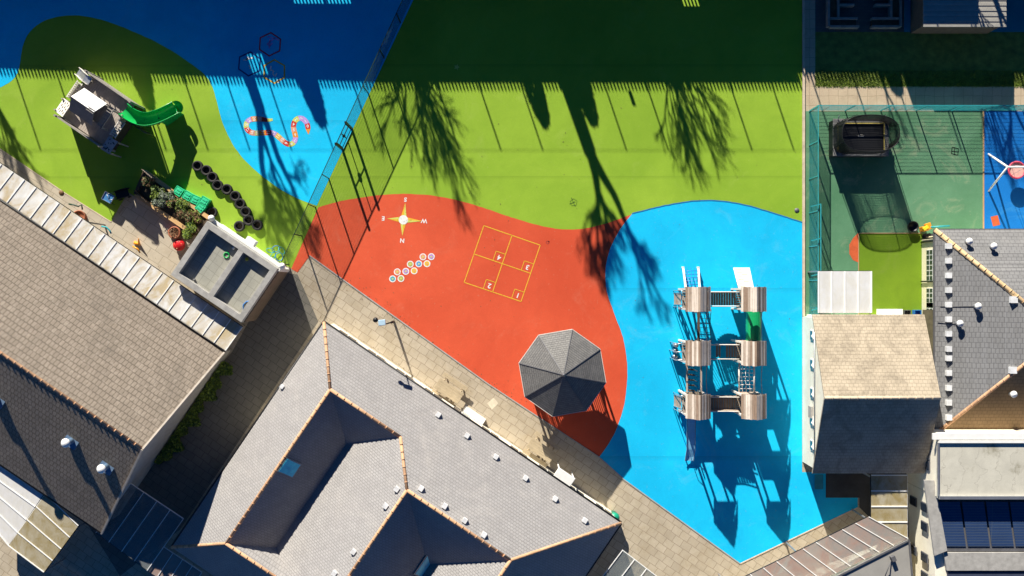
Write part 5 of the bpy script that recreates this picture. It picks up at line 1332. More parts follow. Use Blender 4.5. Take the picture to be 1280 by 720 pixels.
# water tray table
wt = thing('water_table', 'blue topped play tray on dark legs at the shaded patio corner', 'play table', (*W(140, 248).xy, 0), ROT + .1)
mb = MB(); mb.box((0, 0, .55), (.62, .50, .05)); obj('tray', mb, m_plain('tray_blue', (0.10, 0.30, 0.62), .2, .3, spec=.7), wt, local=True)
mb = MB()
for x, y, a_, b_ in ((0, .26, .66, .03), (0, -.26, .66, .03), (.32, 0, .03, .5), (-.32, 0, .03, .5)): mb.box((x, y, .58), (a_, b_, .09))
obj('rim', mb, M['steel'], wt, local=True)
mb = MB()
for sx in (-1, 1):
    for sy in (-1, 1): mb.tube([(sx * .26, sy * .2, .52), (sx * .34, sy * .27, 0)], .02, 6)
obj('leg', mb, M['black'], wt, local=True)
wb = thing('toy_barrow', 'black framed toy trolley behind the blue tray table in deep shade', 'trolley', (*W(156, 243).xy, 0), ROT + .9)
mb = MB(); mb.box((0, 0, .4), (.8, .5, .05)); mb.box((0, .25, .5), (.8, .03, .2)); mb.box((0, -.25, .5), (.8, .03, .2)); obj('tray', mb, M['black'], wb, local=True)
mb = MB(); mb.tube([(-.4, .2, .45), (-.8, .2, .7)], .02, 6); mb.tube([(-.4, -.2, .45), (-.8, -.2, .7)], .02, 6); mb.tube([(-.8, .2, .7), (-.8, -.2, .7)], .02, 6); obj('handle', mb, M['grey_metal'], wb, local=True)
for sx, sy in ((.3, .27), (.3, -.27), (-.3, .27), (-.3, -.27)):
    mb = MB(); mb.tube([(sx, sy - .025, .13), (sx, sy + .025, .13)], .13, 12); obj('wheel', mb, M['rubber_tyre'], wb, local=True)
# brown pot and red toadstool
pt = thing('garden_pot', 'rounded terracotta pot beside the lime shrub on the patio', 'pot', (*W(221.5, 291.5).xy, 0)); 
mb = MB(); mb.lathe((0, 0, 0), [(.22, 0), (.30, .12), (.38, .34), (.36, .48), (.40, .50), (.38, .56), (.30, .55), (.28, .48), (0, .47)], 18); obj('pot_body', mb, M['terracotta'], pt, local=True)
mb = MB(); r3_ = random.Random(8); leafcloud(mb, lambda: Vector((r3_.uniform(-.25, .25), r3_.uniform(-.25, .25), .5 + r3_.uniform(0, .2))), 160, .03, .07, r3_, 1); obj('dry_plant', mb, M['leaf_brown'], pt, local=True)
for x, y, r_ in ((212, 289, .12), (214, 295, .1)):
    mb = MB(); sphere(mb, W(x, y, .1), r_); tagobj('ball', mb, M['terracotta'], 'small brown ball ' + ('above' if y < 292 else 'below') + ' its twin, left of the terracotta pot', 'ball')
td = thing('toadstool_seat', 'red domed toadstool seat on the patio next to the terracotta pot', 'seat', (*W(226, 306.5).xy, 0))
mb = MB(); mb.lathe((0, 0, 0), [(.14, 0), (.12, .15), (.14, .3)], 14); obj('stalk', mb, M['white_paint'], td, local=True)
mb = MB(); mb.lathe((0, 0, .26), [(.0, .0), (.34, .01), (.38, .06), (.36, .14), (.27, .22), (.14, .27), (0, .285)], 22); cpn = obj('cap', mb, M['plastic_red'], td, local=True)
mb = MB()
for a_, q in ((.3, .2), (1.5, .25), (2.9, .2), (4.4, .24)): sphere(mb, Vector((q * math.cos(a_), q * math.sin(a_), .26 + .235)), .035, zs=.5)
obj('spot', mb, M['mk_peach'], cpn, local=True)
# teal hoop rack near fence
hk = thing('hoop_rack', 'tangle of teal play hoops standing behind the store beside the fence', 'hoops', (*W(343, 316).xy, 0)); 
for i, (x, y, tx) in enumerate(((338, 313, 60), (345, 311, 50), (341, 320, 75), (349, 321, 40), (352, 313, 65))):
    mb = MB(); M3 = Matrix.Rotation(R(30 * i), 3, 'Z') @ Matrix.Rotation(R(tx), 3, 'X'); torus(mb, W(x, y, .35) , .25, .022, 18, 6, 0, M3); obj('hoop', mb, M['plastic_blue'] if i % 2 else M['teal_metal'], hk)
# stuff seen along the long canopy
for (x, y, m_, l, c_) in ((62, 259, 'plastic_blue', 'blue and white toy box under the dirty canopy', 'toy box'),):
    mb = MB(); mb.box(W(x, y, .3), (.35, .28, .4), ROT); tagobj('toy_box', mb, M[m_], l, c_, .02)
mb = MB(); mb.lathe(W(98, 271, .4) - Vector((0, 0, .4)), [(.36, 0), (.4, .3), (.42, .36), (.36, .38), (.33, .3), (0, .28)], 20); tagobj('tub', mb, M['terracotta'], 'round orange brown tub standing under the long dirty canopy', 'tub')
mb = MB(); mb.lathe((*W(77, 241).xy, .006), [(.16, 0), (.16, .03), (0, .035)], 16); tagobj('drain_cover', mb, M['leaf_brown'], 'round brown drain cover in the pale strip between lime rubber and canopy', 'drain cover')
for (pts_, m_, l) in (([(86, 255), (92, 256), (98, 258), (102, 256), (103, 262)], 'darkgreen_metal', 'dark curved hose on the canopy edge above the round tub'),
                      ([(127, 283), (133, 284), (137, 288), (139, 292)], 'teal_metal', 'teal hose end hanging over the canopy edge'),
                      ([(166, 308), (172, 311), (175, 316)], 'plastic_orange', 'orange hose end beside the canopy edge near the patio')):
    mb = MB(); mb.tube([W(x, y, 2.45) for x, y in pts_], .05, 6); tagobj('hose', mb, M[m_], l, 'hose')
mb = MB(); mb.tube([W(168, 303, .1), W(174, 305, .1), W(173, 298, .5)], [.12, .09, .02], 8); tagobj('traffic_cone', mb, M['plastic_orange'], 'small orange cone lying on the sunny patio slabs', 'cone')

# ---------------------------------------------------------------- trampoline
tr = thing('trampoline', 'rectangular black trampoline with yellow edging and dark safety net on the green court', 'trampoline', (*Gd(429, -185).xy, 0))
tl, tw, th_ = 1.72, 1.15, .95
tc_ = tr.location
mb = MB(); mb.box((0, 0, th_), (2 * tl - .5, 2 * tw - .44, .02)); obj('mat', mb, m_plain('jumping_mat', (0.012, 0.013, 0.016), .5), tr, local=True)
mb = MB()
for (x, y, a_, b_) in ((0, tw - .12, 2 * tl, .24), (0, -tw + .12, 2 * tl, .24), (tl - .13, 0, .26, 2 * tw - .48), (-tl + .13, 0, .26, 2 * tw - .48)): mb.box((x, y, th_ + .03), (a_, b_, .05))
obj('edge_pad', mb, m_plain('grey_pad', (0.17, 0.17, 0.17), .6), tr, local=True, bevel=.02)
mb = MB(); yx, yy = tl - .30, tw - .28
for a_, b_ in (((-yx, yy), (yx, yy)), ((-yx, -yy), (yx, -yy)), ((-yx, -yy), (-yx, yy)), ((yx, -yy), (yx, yy))): mb.bar(Vector((*a_, th_ + .065)), Vector((*b_, th_ + .065)), .05, .02)
obj('yellow_edging', mb, m_plain('edging_yellow', (0.55, 0.45, 0.12), .6), tr, local=True)
mb = MB(); mb.tube([(-.2, .1, th_ + .02), (-.1, .16, th_ + .02), (0, .17, th_ + .02), (.12, .16, th_ + .02), (.22, .1, th_ + .02)], .012, 5); mb.box((0, .08, th_ + .018), (.36, .06, .012)); obj('printed_mark', mb, M['concrete'], tr, local=True)
mb = MB()
for sx in (-1, 1):
    mb.tube([(sx * (tl - .3), tw - .1, 0), (sx * (tl - .3), tw - .1, th_), (sx * (tl - .3), tw + .14, th_ + .3)], .03, 8); mb.tube([(sx * (tl - .3), -tw + .1, 0), (sx * (tl - .3), -tw + .1, th_)], .03, 8)
    mb.tube([(sx * (tl - .3), tw - .1, .04), (sx * (tl - .3), -tw + .1, .04)], .03, 8)
obj('frame_leg', mb, M['steel'], tr, local=True)
mb = MB(); mb.box((0, 0, th_ / 2), (2 * tl - .1, 2 * tw - .1, th_ - .1)); obj('skirt', mb, M['black'], tr, local=True)
npn = 8; top = []; botm = []
for j in range(48):
    a_ = 2 * math.pi * j / 48; ex = lambda c_: math.copysign(abs(c_) ** .55, c_)
    top.append(Vector((1.75 * ex(math.cos(a_)) if False else 1.72 * math.copysign(abs(math.cos(a_)) ** .8, math.cos(a_)), 1.1 * math.copysign(abs(math.sin(a_)) ** .8, math.sin(a_)), 2.65)))
    botm.append(Vector((1.72 * math.copysign(abs(math.cos(a_)) ** .45, math.cos(a_)), 1.02 * math.copysign(abs(math.sin(a_)) ** .45, math.sin(a_)), th_ + .05)))
mb = MB(); mb.tube(top, .022, 6, closed=True); obj('top_ring', mb, M['black'], tr, local=True)
for j in range(3, 48, 6):
    mb = MB(); o_ = Vector((top[j].x, top[j].y, 0)).normalized() * .08; mb.tube([botm[j] + o_ - Vector((0, 0, .8)), botm[j] + o_, top[j] + o_], .022, 6); obj('net_pole', mb, M['black'], tr, local=True)
mb = MB()
def lerpnet(f, g):
    i = f * 48; j = int(i) % 48; k_ = (j + 1) % 48; t_ = i - int(i); return botm[j].lerp(botm[k_], t_).lerp(top[j].lerp(top[k_], t_), g)
nn = 240
for i in range(nn):
    mb.bar(lerpnet(i / nn, 0), lerpnet(i / nn, 1), .011, .011)
for g in range(1, 26):
    for i in range(48): mb.bar(lerpnet(i / 48, g / 26), lerpnet((i + 1) / 48 - 1e-6, g / 26), .011, .011)
obj('safety_net', mb, M['black'], tr, local=True)

# ---------------------------------------------------------------- basket swing
sw = thing('basket_swing', 'white framed swing with pink rimmed basket seat on the blue court', 'swing', (*Gd(625, -138).xy, 0))
xs = 596 * S; ys = 138 * S + .02
for x_, sg_ in ((0, -1), (3.3, 1)):
    tpv = Vector((xs + x_, 7.27, 2.3))
    for dy in (1.15, -1.15):
        mb = MB(); mb.tube([Vector((xs + x_ + sg_ * .02, 7.22 + dy, 0)), tpv], .062, 10); obj('swing_leg', mb, M['white_paint'], sw)
mb = MB(); mb.tube([Vector((xs - .05, 7.27, 2.32)), Vector((xs + 3.35, 7.27, 2.32))], .06, 10); obj('crossbar', mb, M['white_paint'], sw)
bc = W(1271, 212.5, .75)
mb = MB(); torus(mb, bc, .5, .06, 28, 8); bs = obj('basket_rim', mb, m_plain('pink_rim', (0.62, 0.07, 0.12), .5), sw)
mb = MB(); mb.lathe(bc - Vector((0, 0, .1)), [(0, -.03), (.3, 0), (.47, .07)], 26); obj('basket_net', mb, m_plain('pale_pink_net', (0.72, 0.42, 0.36), .7), bs)
mb = MB()
for a_ in (.8, 2.35, 3.9, 5.5): 
    p = bc + Vector((.5 * math.cos(a_), .5 * math.sin(a_), 0)); mb.tube([p, Vector((bc.x + (.3 if math.cos(a_) > 0 else -.3), 7.27, 2.3))], .012, 5)
obj('chain', mb, M['steel'], sw)
# black tub and orange toy near the cream wall
mb = MB(); mb.lathe((*W(1139, 283.5).xy, .02), [(.27, 0), (.32, .3), (.34, .32), (.30, .33), (.26, .1), (0, .08)], 20); tagobj('tub', mb, M['black'], 'round black tub on the green court next to the artificial turf', 'tub')
oy = thing('toy_slide', 'orange and yellow plastic toy with teal bar at the corner of the grey roof', 'toy', (*W(1158, 285).xy, 0))
mb = MB(); mb.box(W(1155, 286, .3), (.4, .3, .5), .2); mb.box(W(1160, 283, .4), (.35, .4, .25), .3); obj('toy_body', mb, M['plastic_orange'], oy, bevel=.03)
mb = MB(); mb.box(W(1157, 285, .62), (.35, .2, .12), .6); obj('toy_top', mb, M['plastic_yellow'], oy, bevel=.02)
mb = MB(); mb.tube([W(1163, 284, .5), W(1187, 282.5, .6)], .06, 8); obj('teal_bar', mb, M['teal_metal'], oy)
# white table and oddments between turf and beige roof
mb = MB(); mb.box(W(1112, 390.5, .7), (1.6, .42, .05)); mb.box(W(1100, 390.5, .35), (.06, .36, .66)); mb.box(W(1124, 390.5, .35), (.06, .36, .66)); tagobj('white_bench', mb, M['white_paint'], 'long white bench between artificial turf and beige roof', 'bench')
for x, m_, l in ((1133, 'lead', 'dark bin beside the long white bench'), (1146, 'plastic_blue', 'blue toy crate at the corner of turf and beige roof')):
    mb = MB(); c = W(x, 391, .2)
    for dx, dy, a_, b_ in ((0, .16, .42, .03), (0, -.16, .42, .03), (.2, 0, .03, .3), (-.2, 0, .03, .3)): mb.box(c + Vector((dx, dy, 0)), (a_, b_, .38))
    mb.box(c - Vector((0, 0, .16)), (.38, .3, .04)); tagobj('crate', mb, M[m_], l, 'crate')

# ---------------------------------------------------------------- lamp post, picnic tables, bin, porch
lp = thing('street_lamp', 'tall black lamp post with pale blue lamp head on the paved strip', 'street lamp', (*W(492.5, 402).xy, 0))
b0 = W(492.5, 402); t0_ = Vector((b0.x - .1, b0.y, 4.6)); mb = MB(); mb.tube([b0, b0 + Vector((0, 0, 1.2)), b0 + Vector((0, 0, 1.21)), b0 + Vector((0, 0, 4.5))], [.075, .075, .045, .035], 12); obj('pole', mb, M['black'], lp)
hp_ = W(477.5, 403.3, 4.6); mb = MB(); mb.tube([b0 + Vector((0, 0, 4.45)), b0 + Vector((-.15, 0, 4.6)), hp_ + Vector((.2, 0, 0))], .035, 8); obj('arm', mb, M['black'], lp)
mb = MB(); mb.box(hp_, (.42, .34, .14), .1); hdl = obj('lamp_head', mb, m_plain('lamp_glass', (0.45, 0.62, 0.74), .15, spec=.7), lp, bevel=.03)
mb = MB(); mb.lathe(hp_ + Vector((-.38, .16, -.05)), [(.05, -.08), (.15, 0), (.14, .1), (0, .14)], 12); mb.tube([hp_, hp_ + Vector((-.38, .16, 0))], .03, 6); obj('sensor', mb, M['black'], hdl)
def picnic(px, py, label):
    t = thing('picnic_table', label, 'picnic table', (*W(px, py).xy, .006), ROT, 'picnic tables on the paved strip')
    mb = MB()
    for i in range(5): mb.box((0, -.30 + i * .15, .74), (1.75, .138, .04))
    obj('tabletop', mb, M['picnic'], t, local=True)
    for sy in (-1, 1):
        mb = MB(); mb.box((0, sy * .66 + .07, .44), (1.75, .13, .04)); mb.box((0, sy * .66 - .07, .44), (1.75, .13, .04)); obj('seat', mb, M['picnic'], t, local=True)
    for sx in (-1, 1):
        mb = MB(); x = sx * .62
        mb.bar((x, -.25, .72), (x, -.62, 0), .05, .09); mb.bar((x, .25, .72), (x, .62, 0), .05, .09); mb.bar((x + .05, -.76, .40), (x + .05, .76, .40), .05, .09); mb.bar((x + .05, -.35, .69), (x + .05, .35, .69), .05, .07)
        obj('leg_frame', mb, M['picnic'], t, local=True)
    return t
M['picnic'] = m_wood('picnic_timber', (0.40, 0.32, 0.21), (0.52, 0.43, 0.29), 0, 'X')
picnic(562, 487, 'weathered picnic table on the sunny slabs beside the long school wall')
picnic(676, 560, 'weathered picnic table half in the shade of the octagonal shelter')
bn = thing('litter_bin', 'round green litter bin standing by the corner of the grey tiled roof', 'bin', (*W(766, 643).xy, .006))
mb = MB(); mb.lathe((0, 0, 0), [(.24, 0), (.26, .05), (.28, .8), (.31, .82), (.31, .86)], 20); obj('bin_body', mb, m_plain('bin_green', (0.01, 0.16, 0.10), .45), bn, local=True)
mb = MB(); mb.lathe((0, 0, .86), [(.33, 0), (.33, .04), (.25, .16), (.11, .22), (.09, .22), (.085, .1), (0, .1)], 20); obj('bin_lid', mb, m_plain('bin_lid_green', (0.01, 0.30, 0.18), .4), bn, local=True)
po = thing('door_porch', 'white flat porch canopy projecting from the long school wall', 'porch', (*W(706, 607).xy, 0))
def rect_uv(u0_, u1_, v0_, v1_, z0_, z1_):
    q = [A(u0_, v0_, h=0), A(u1_, v0_, h=0), A(u1_, v1_, h=0), A(u0_, v1_, h=0)]; m2 = MB(); m2.hexa([Vector((v.x, v.y, z0_)) for v in q][::-1], [Vector((v.x, v.y, z1_)) for v in q][::-1]); return m2
obj('porch_roof', rect_uv(331, 355, -13, 1, 2.22, 2.32), M['white_paint'], po, bevel=.02)
for u in (332.5, 353.5): mb = MB(); p = A(u, -11.5, h=0); mb.tube([Vector((p.x, p.y, 0)), Vector((p.x, p.y, 2.22))], .04, 8); obj('post', mb, M['white_paint'], po)
wl = tagobj('low_ledge', rect_uv(198, 228, -6, 1.0, .006, .45), M['white_paint'], 'low white rendered ledge against the long school wall', 'ledge')

# ---------------------------------------------------------------- fences
def lean_fence(name, label, pts, h, mat, post_px, pitch=.05, wire=.006, crank=None, cat='fence', railh=(0.05, 1.0), post_w=.06, kink=.0):
    """mesh fence along world points; posts every post_px metres"""
    t = thing(name, label, cat, (*pts[0].xy, 0)); 
    for a_, b_ in zip(pts[:-1], pts[1:]):
        d = (b_ - a_); Ln = d.length; dn = d.normalized(); n = max(1, round(Ln / post_px))
        side = Vector((-dn.y, dn.x, 0))
        for i in range(n + 1):
            if i == n and b_ is not pts[-1]: continue
            p = a_ + d * (i / n); mb = MB(); mb.bar(Vector((p.x, p.y, 0)), Vector((p.x, p.y, h)), post_w, post_w, up=(dn.x, dn.y, 0))
            if kink: mb.bar(Vector((p.x, p.y, h)), Vector((p.x, p.y, h)) + side * kink + Vector((0, 0, .35)) + dn * kink * .8, post_w * .8)
            obj('post', mb, mat, t)
        mb = MB(); k = int(Ln / pitch)
        for i in range(k + 1):
            p = a_ + d * (i / k); mb.bar(Vector((p.x, p.y, .04)), Vector((p.x, p.y, h)), wire, wire, up=(dn.x, dn.y, 0))
        m_ = int(h / .1)
        for j in range(m_ + 1):
            z = .04 + (h - .04) * j / m_; w2 = wire; mb.bar(Vector((a_.x, a_.y, z)), Vector((b_.x, b_.y, z)), w2, w2)
        obj('mesh_panel', mb, mat, t)
        mb = MB()
        for z in (h,): mb.bar(Vector((a_.x, a_.y, z)), Vector((b_.x, b_.y, z)), .04, .04)
        obj('top_rail', mb, mat, t)
    return t
ftop, fend = W(513, 2), W(361, 331)
ftop0 = W(513 + (513 - 361) * .45, 2 - 329 * .45)
lean_fence('mesh_fence', 'tall dark green mesh fence crossing the playground diagonally with a gate', [ftop0, W(440, 160)], 2.15, M['darkgreen_metal'], 2.45, .05, .0052)
lean_fence('mesh_fence', 'dark green mesh fence running from the gate down to the corner of the store', [W(427.5, 187), fend], 2.15, M['darkgreen_metal'], 2.2, .05, .0052)
gt = thing('mesh_gate', 'dark green mesh gate between thick posts in the diagonal fence', 'gate', (*W(434, 172).xy, 0))
ga, gb = W(440, 160), W(427.5, 187); dn = (gb - ga).normalized()
for p in (ga + dn * .04, gb - dn * .04): mb = MB(); mb.bar(p, p + Vector((0, 0, 2.3)), .12); obj('gate_post', mb, M['black'], gt)
mb = MB()
for z in (.1, 1.1, 2.1): mb.bar(Vector((*(ga + dn * .1).xy, z)), Vector((*(gb - dn * .1).xy, z)), .045)
m_ = (ga + gb) / 2
for p in (ga + dn * .12, m_, gb - dn * .12): mb.bar(Vector((p.x, p.y, .1)), Vector((p.x, p.y, 2.1)), .045)
gf = obj('gate_frame', mb, M['black'], gt)
mb = MB(); L_ = (gb - ga).length
for i in range(int(L_ / .06)): p = ga + dn * (.14 + i * .06 * .9); mb.bar(Vector((p.x, p.y, .1)), Vector((p.x, p.y, 2.1)), .007)
obj('gate_mesh', mb, M['darkgreen_metal'], gt); mb = MB(); mb.box(Vector((m_.x, m_.y, 1.1)), (.16, .16, .2)); obj('lock_box', mb, M['black'], gf)
# teal fences of the right hand court
lean_fence('teal_fence', 'teal mesh fence with cranked post tops along the north side of the green court', [W(1500, 138.5), W(1012, 138.5)], 1.78, M['teal_metal'], 2.27, .05, .0075)
fw = lean_fence('teal_fence', 'teal mesh fence along the kerb beside the lime green surface', [W(1011.5, 139.5), W(1011.5, 393)], 1.78, M['teal_metal'], 2.13, .05, .007)
t_ = thing('teal_fence', 'teal braced rail line standing just inside the kerb side court fence', 'fence', (*W(1016, 260).xy, 0)); 
for y in (258, 301, 345, 388):
    a_ = W(1014, y, 1.9); b_ = W(1026, y - 3, 1.95); mb = MB(); mb.bar(a_, b_, .05); mb.bar(Vector((b_.x, b_.y, 0)), b_, .05); obj('brace', mb, M['teal_metal'], t_)
p, q = W(1026, 255, 1.95), W(1026, 390, 1.95); mb = MB(); mb.bar(p, q, .05); obj('rail', mb, M['teal_metal'], t_)

# ---------------------------------------------------------------- north boundary (outside the frame): throws the long shade
YB = W(0, -70).y
bw = thing('boundary_fence', 'tall close boarded boundary fence with pointed pickets and net above, beyond the top edge', 'fence', (0, YB, 0))
def wall_h(px):     # the shade edge runs from y=86 at the left to y=104
    ys_ = 86 + 18 * min(1, max(0, (px + 0) / 480)) if px < 480 else (104 if px < 1003 else 92)
    return (ys_ + 70) * S / 0.948 * 1 * math.tan(R(SUN_EL))
xs_ = -420; n = 0; mb = MB(); mbt = MB()
holes = [(373, 447), (861, 885), (-100, -60)]
shift = 0.3354  # image px sideways per px down
def src_x(px, py): return px - (py + 70) * shift
hl = [(src_x(364, 4), src_x(438, 4), -12, 6), (src_x(848, 4), src_x(873, 4), -15, 9), (src_x(305, 88), src_x(331, 88), 68, 94)]
x = -420.0
while x < 1750:
    w_ = 4.3; a_ = W(x, -70); zt = wall_h(x + 60); gap = None
    for h0_, h1_, y0_, y1_ in hl:
        if h0_ < x < h1_: gap = [(yy + 70) * S / .948 * math.tan(R(SUN_EL)) for yy in (y0_, y1_)]
    c = a_ + Vector((w_ * S / 2, 0, 0))
    if gap is None: mb.box((c.x, c.y, zt / 2), (w_ * S + .001, .06, zt))
    else:
        mb.box((c.x, c.y, gap[0] / 2), (w_ * S, .06, gap[0])); mb.box((c.x, c.y, (gap[1] + zt) / 2), (w_ * S, .06, zt - gap[1])); mb.box((c.x - w_ * S * .27, c.y, (gap[0] + gap[1]) / 2), (w_ * S * .45, .06, gap[1] - gap[0]))
    # pointed picket
    hw = w_ * S * .30; tz = zt + .28
    mbt.hexa([Vector((c.x - hw, c.y - .015, zt - .02)), Vector((c.x + hw, c.y - .015, zt - .02)), Vector((c.x + hw * .8, c.y - .015, tz - .1)), Vector((c.x, c.y - .015, tz)), Vector((c.x - hw * .8, c.y - .015, tz - .1))],
             [Vector((c.x - hw, c.y + .015, zt - .02)), Vector((c.x + hw, c.y + .015, zt - .02)), Vector((c.x + hw * .8, c.y + .015, tz - .1)), Vector((c.x, c.y + .015, tz)), Vector((c.x - hw * .8, c.y + .015, tz - .1))])
    x += w_
obj('board_panel', mb, M['boundary'], bw); obj('picket_top', mbt, M['boundary'], bw)
x = -402.0
ht = (190 + 70) * S / .948 * math.tan(R(SUN_EL))
k = 0
while x < 1750:
    a_ = W(x, -71); mb = MB(); mb.bar(a_, a_ + Vector((0, 0, ht)), .07); obj('post', mb, M['darkgreen_metal'], bw); x += 52.3; k += 1
mb = MB(); mb.bar(W(-420, -71, 0) + Vector((0, 0, ht)), W(1750, -71, 0) + Vector((0, 0, ht)), .012)
for z in [3.9 + .0] : pass
i = 0; a_, b_ = W(-420, -71), W(1750, -71); 
kk = int((b_ - a_).length / .10)
for i in range(kk): p = a_.lerp(b_, i / kk); mb.bar(p + Vector((0, 0, 3.6)), p + Vector((0, 0, ht)), .004)
obj('net_panel', mb, M['darkgreen_metal'], bw)
mb = MB(); zz = lambda y: (y + 70) * S / .948 * math.tan(R(SUN_EL)); xq = src_x(790, 122)
mb.box((W(xq, 0).x, YB - .06, (zz(113) + zz(132)) / 2), (.22, .02, zz(132) - zz(113))); obj('shadow_plate', mb, M['grey_metal'], bw)  # unseen plate, added to cast the small dash of shadow
# north block beyond the boundary (wide shadow at upper right)
nb = thing('neighbour_building', 'flat topped neighbouring block beyond the boundary at upper right', 'building', (*W(1170, -130).xy, 0))
xa1, xb1 = src_x(1160, 135) - 20, src_x(1250, 135) - 18
q = [W(xa1, -75), W(xb1, -75), W(xb1, -190), W(xa1, -190)]
block(nb, 'wall', q, 0, zz(143) - .1, M['brown_wall']); block(nb, 'roof', [v for v in q], zz(143) - .1, zz(143), M['felt_grey'])

# ---------------------------------------------------------------- trees beyond the boundary
def bare_tree(label, bx, by, reach, fork, trunk_r, seed, lean=0.0, spread=.42, depth=6, nb=3, forks=None):
    """bx,by foot in photo pixels; reach / fork = photo y that the tip / fork shadow falls on"""
    rr = random.Random(seed); base = W(bx, by); hz = lambda y: (y - by) * S / .948 * math.tan(R(SUN_EL))
    Ht, Fk = hz(reach), hz(fork)
    t = thing('bare_tree', label, 'tree', base, 0, 'bare winter trees beyond the boundary')
    mb = MB(); mb.tube([(0, 0, -.1), (lean * .3, 0, Fk * .5), (lean, 0, Fk)], [trunk_r * 1.25, trunk_r, trunk_r * .85], 10); obj('trunk', mb, M['bark'], t, local=True)
    mb = MB(); cnt = [0]
    def grow(p, d, L_, r_, k_):
        cnt[0] += 1
        if k_ == 0 or r_ < .006 or cnt[0] > 5200: return
        pts_ = [p]; q_ = p.copy(); dd = d.copy()
        for _ in range(3):
            dd = (dd + Vector((rr.uniform(-.24, .24), rr.uniform(-.24, .24), rr.uniform(-.06, .14)))).normalized(); q_ = q_ + dd * L_ / 3; pts_.append(q_.copy())
        mb.tube(pts_, [r_, r_ * .9, r_ * .8, r_ * .68], 5 if k_ > 3 else 4, caps=False)
        for j in range(nb if k_ > 1 else 4):
            a1 = rr.uniform(0, 6.28); sp = spread * rr.uniform(.5, 1.3); e = Vector((math.cos(a1), math.sin(a1), 0)); e = (e - dd * e.dot(dd)).normalized()
            grow(pts_[-1] if j < 2 else pts_[rr.choice((1, 2, 3))], (dd * math.cos(sp) + e * math.sin(sp)).normalized(), L_ * rr.uniform(.62, .86), r_ * (.74 if j == 0 else .60), k_ - 1)
    L0 = (Ht - Fk) / 2.9
    fk = forks or [(-.25, 0), (.35, .1)]
    for i_, (dx, dy) in enumerate(fk): grow(Vector((lean, 0, Fk - .1)), Vector((dx, dy, 1)).normalized(), L0, trunk_r * .62, depth)
    obj('branches', mb, M['bark'], t, local=True); return t
def evergreen(label, bx, by, reach, r_, seed):
    rr = random.Random(seed); base = W(bx, by); Ht = (reach - by) * S / .948 * math.tan(R(SUN_EL)); t = thing('evergreen_tree', label, 'tree', base, 0, 'columnar evergreens beyond the boundary')
    mb = MB(); mb.tube([(0, 0, -.1), (0, 0, Ht * .9)], [.12, .04], 8); obj('trunk', mb, M['bark'], t, local=True)
    mb = MB()
    def fn():
        z = rr.uniform(.2, 1) ; prof_ = r_ * min(1, (1 - z) ** .3 * 1.3); a1 = rr.uniform(0, 6.28); q_ = prof_ * math.sqrt(rr.uniform(.2, 1)); return Vector((q_ * math.cos(a1), q_ * math.sin(a1), z * Ht))
    leafcloud(mb, fn, 5000, .07, .16, rr, 2); obj('crown', mb, [M['leaf'], M['leaf']], t, local=True)
def sx0(px, py, by): return px - (py - by) * shift
bare_tree('tall forked bare tree whose thick trunk shadow crosses the middle of the lime surface', sx0(722, 150, -120), -120, 372, 192, .44, 3, 0.1, .46, 7, 3, [(-.16, .05), (.2, -.05), (.02, .12)])
bare_tree('bare tree whose fine branches shade the lime surface right of the diagonal fence', sx0(540, 150, -100), -100, 226, 20, .19, 12, 0, .42, 6, 3, [(-.34, 0), (-.16, .1), (0, .1), (.16, 0), (.3, .1), (.1, -.2)])
bare_tree('bare tree whose branches shade the lime surface left of the kerb', sx0(862, 140, -100), -100, 205, 25, .16, 23, 0, .40, 6, 3, [(-.36, 0), (-.18, .1), (0, .1), (.18, -.1), (.34, 0), (.1, -.2)])
bare_tree('bare tree whose trunk shadow crosses the blue number snake', sx0(326, 140, -110), -110, 318, 140, .36, 31, 0, .60, 7, 3, [(-.4, 0), (.0, .1), (.7, 0), (.35, -.1), (.5, .2)])
bare_tree('bare tree whose branches shade the far left of the lime surface', sx0(10, 180, -110), -110, 262, 115, .20, 44, 0, .42, 6, 3, [(-.2, 0), (.1, .1), (.32, 0)])
bare_tree('bare tree shading the pale path above the teal fence', sx0(1106, 110, -100), -100, 190, 118, .10, 51, 0, .3, 4, 3)
bare_tree('bare tree shading the blue court at the right edge', sx0(1262, 130, -100), -100, 230, 120, .18, 63, 0, .4, 6, 3)
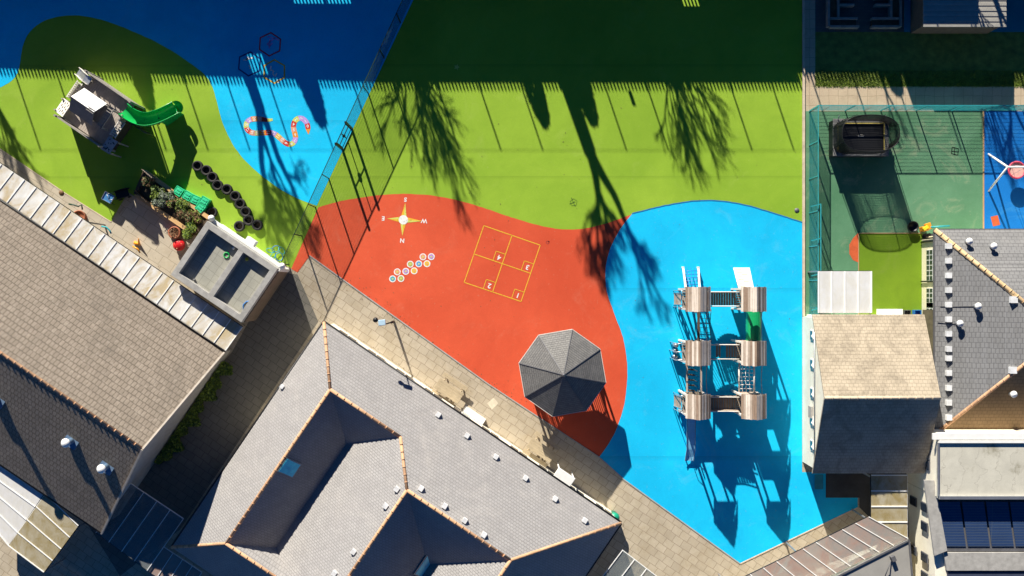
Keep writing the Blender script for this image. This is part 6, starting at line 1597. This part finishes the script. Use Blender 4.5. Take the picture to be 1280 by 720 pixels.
bare_tree('bare tree shading the pale path close to the kerb', sx0(1225, 110, -100), -100, 205, 100, .12, 71, 0, .36, 5, 3)
for px, reach, seed, l in ((186, 136, 1, 'left of the bare snake tree'), (393, 158, 2, 'right of the bare snake tree'), (672, 158, 3, 'left of the tall forked tree'), (733, 156, 4, 'close behind the tall forked tree'), (1127, 118, 5, 'near the neighbouring block')):
    evergreen('columnar evergreen beyond the boundary, ' + l, sx0(px, 125, -95), -95, reach, .74, seed)
# ---------------------------------------------------------------- camera, light, world
cam = bpy.data.cameras.new('camera'); co = bpy.data.objects.new('camera', cam); C.objects.link(co)
co.location = (0, 0, H); co.rotation_euler = (0, 0, 0)
cam.sensor_width = 36; cam.lens = 36 * H / (1280 * S); cam.clip_start = 1; cam.clip_end = 2000
bpy.context.scene.camera = co
sd = bpy.data.lights.new('sun', 'SUN'); so = bpy.data.objects.new('sun', sd); C.objects.link(so)
sd.energy = 5.0; sd.angle = R(0.53); sd.color = (1.0, 0.93, 0.80)
e = R(SUN_EL); hd2 = SUN_H.normalized(); dirv = Vector((hd2.x * math.cos(e), hd2.y * math.cos(e), -math.sin(e)))
so.rotation_euler = dirv.to_track_quat('-Z', 'Y').to_euler(); so.location = (0, 0, 80)
w = bpy.data.worlds.new('World'); bpy.context.scene.world = w; w.use_nodes = True
nt = w.node_tree; bg = nt.nodes['Background']; sky = nt.nodes.new('ShaderNodeTexSky'); sky.sky_type = 'NISHITA'; sky.sun_disc = False
sky.sun_elevation = e; sky.sun_rotation = math.atan2(-hd2.x, -hd2.y); sky.ozone_density = 6.0; sky.dust_density = 0.0; sky.air_density = 0.46
hs_ = nt.nodes.new('ShaderNodeHueSaturation'); hs_.inputs['Saturation'].default_value = 1.15
nt.links.new(sky.outputs[0], hs_.inputs['Color']); nt.links.new(hs_.outputs[0], bg.inputs[0]); bg.inputs[1].default_value = 0.05
sc_ = bpy.context.scene; sc_.view_settings.view_transform = 'Standard'; sc_.view_settings.look = 'None'; sc_.view_settings.gamma = 1
sc_.view_settings.exposure = 1.04; sc_.view_settings.use_curve_mapping = False
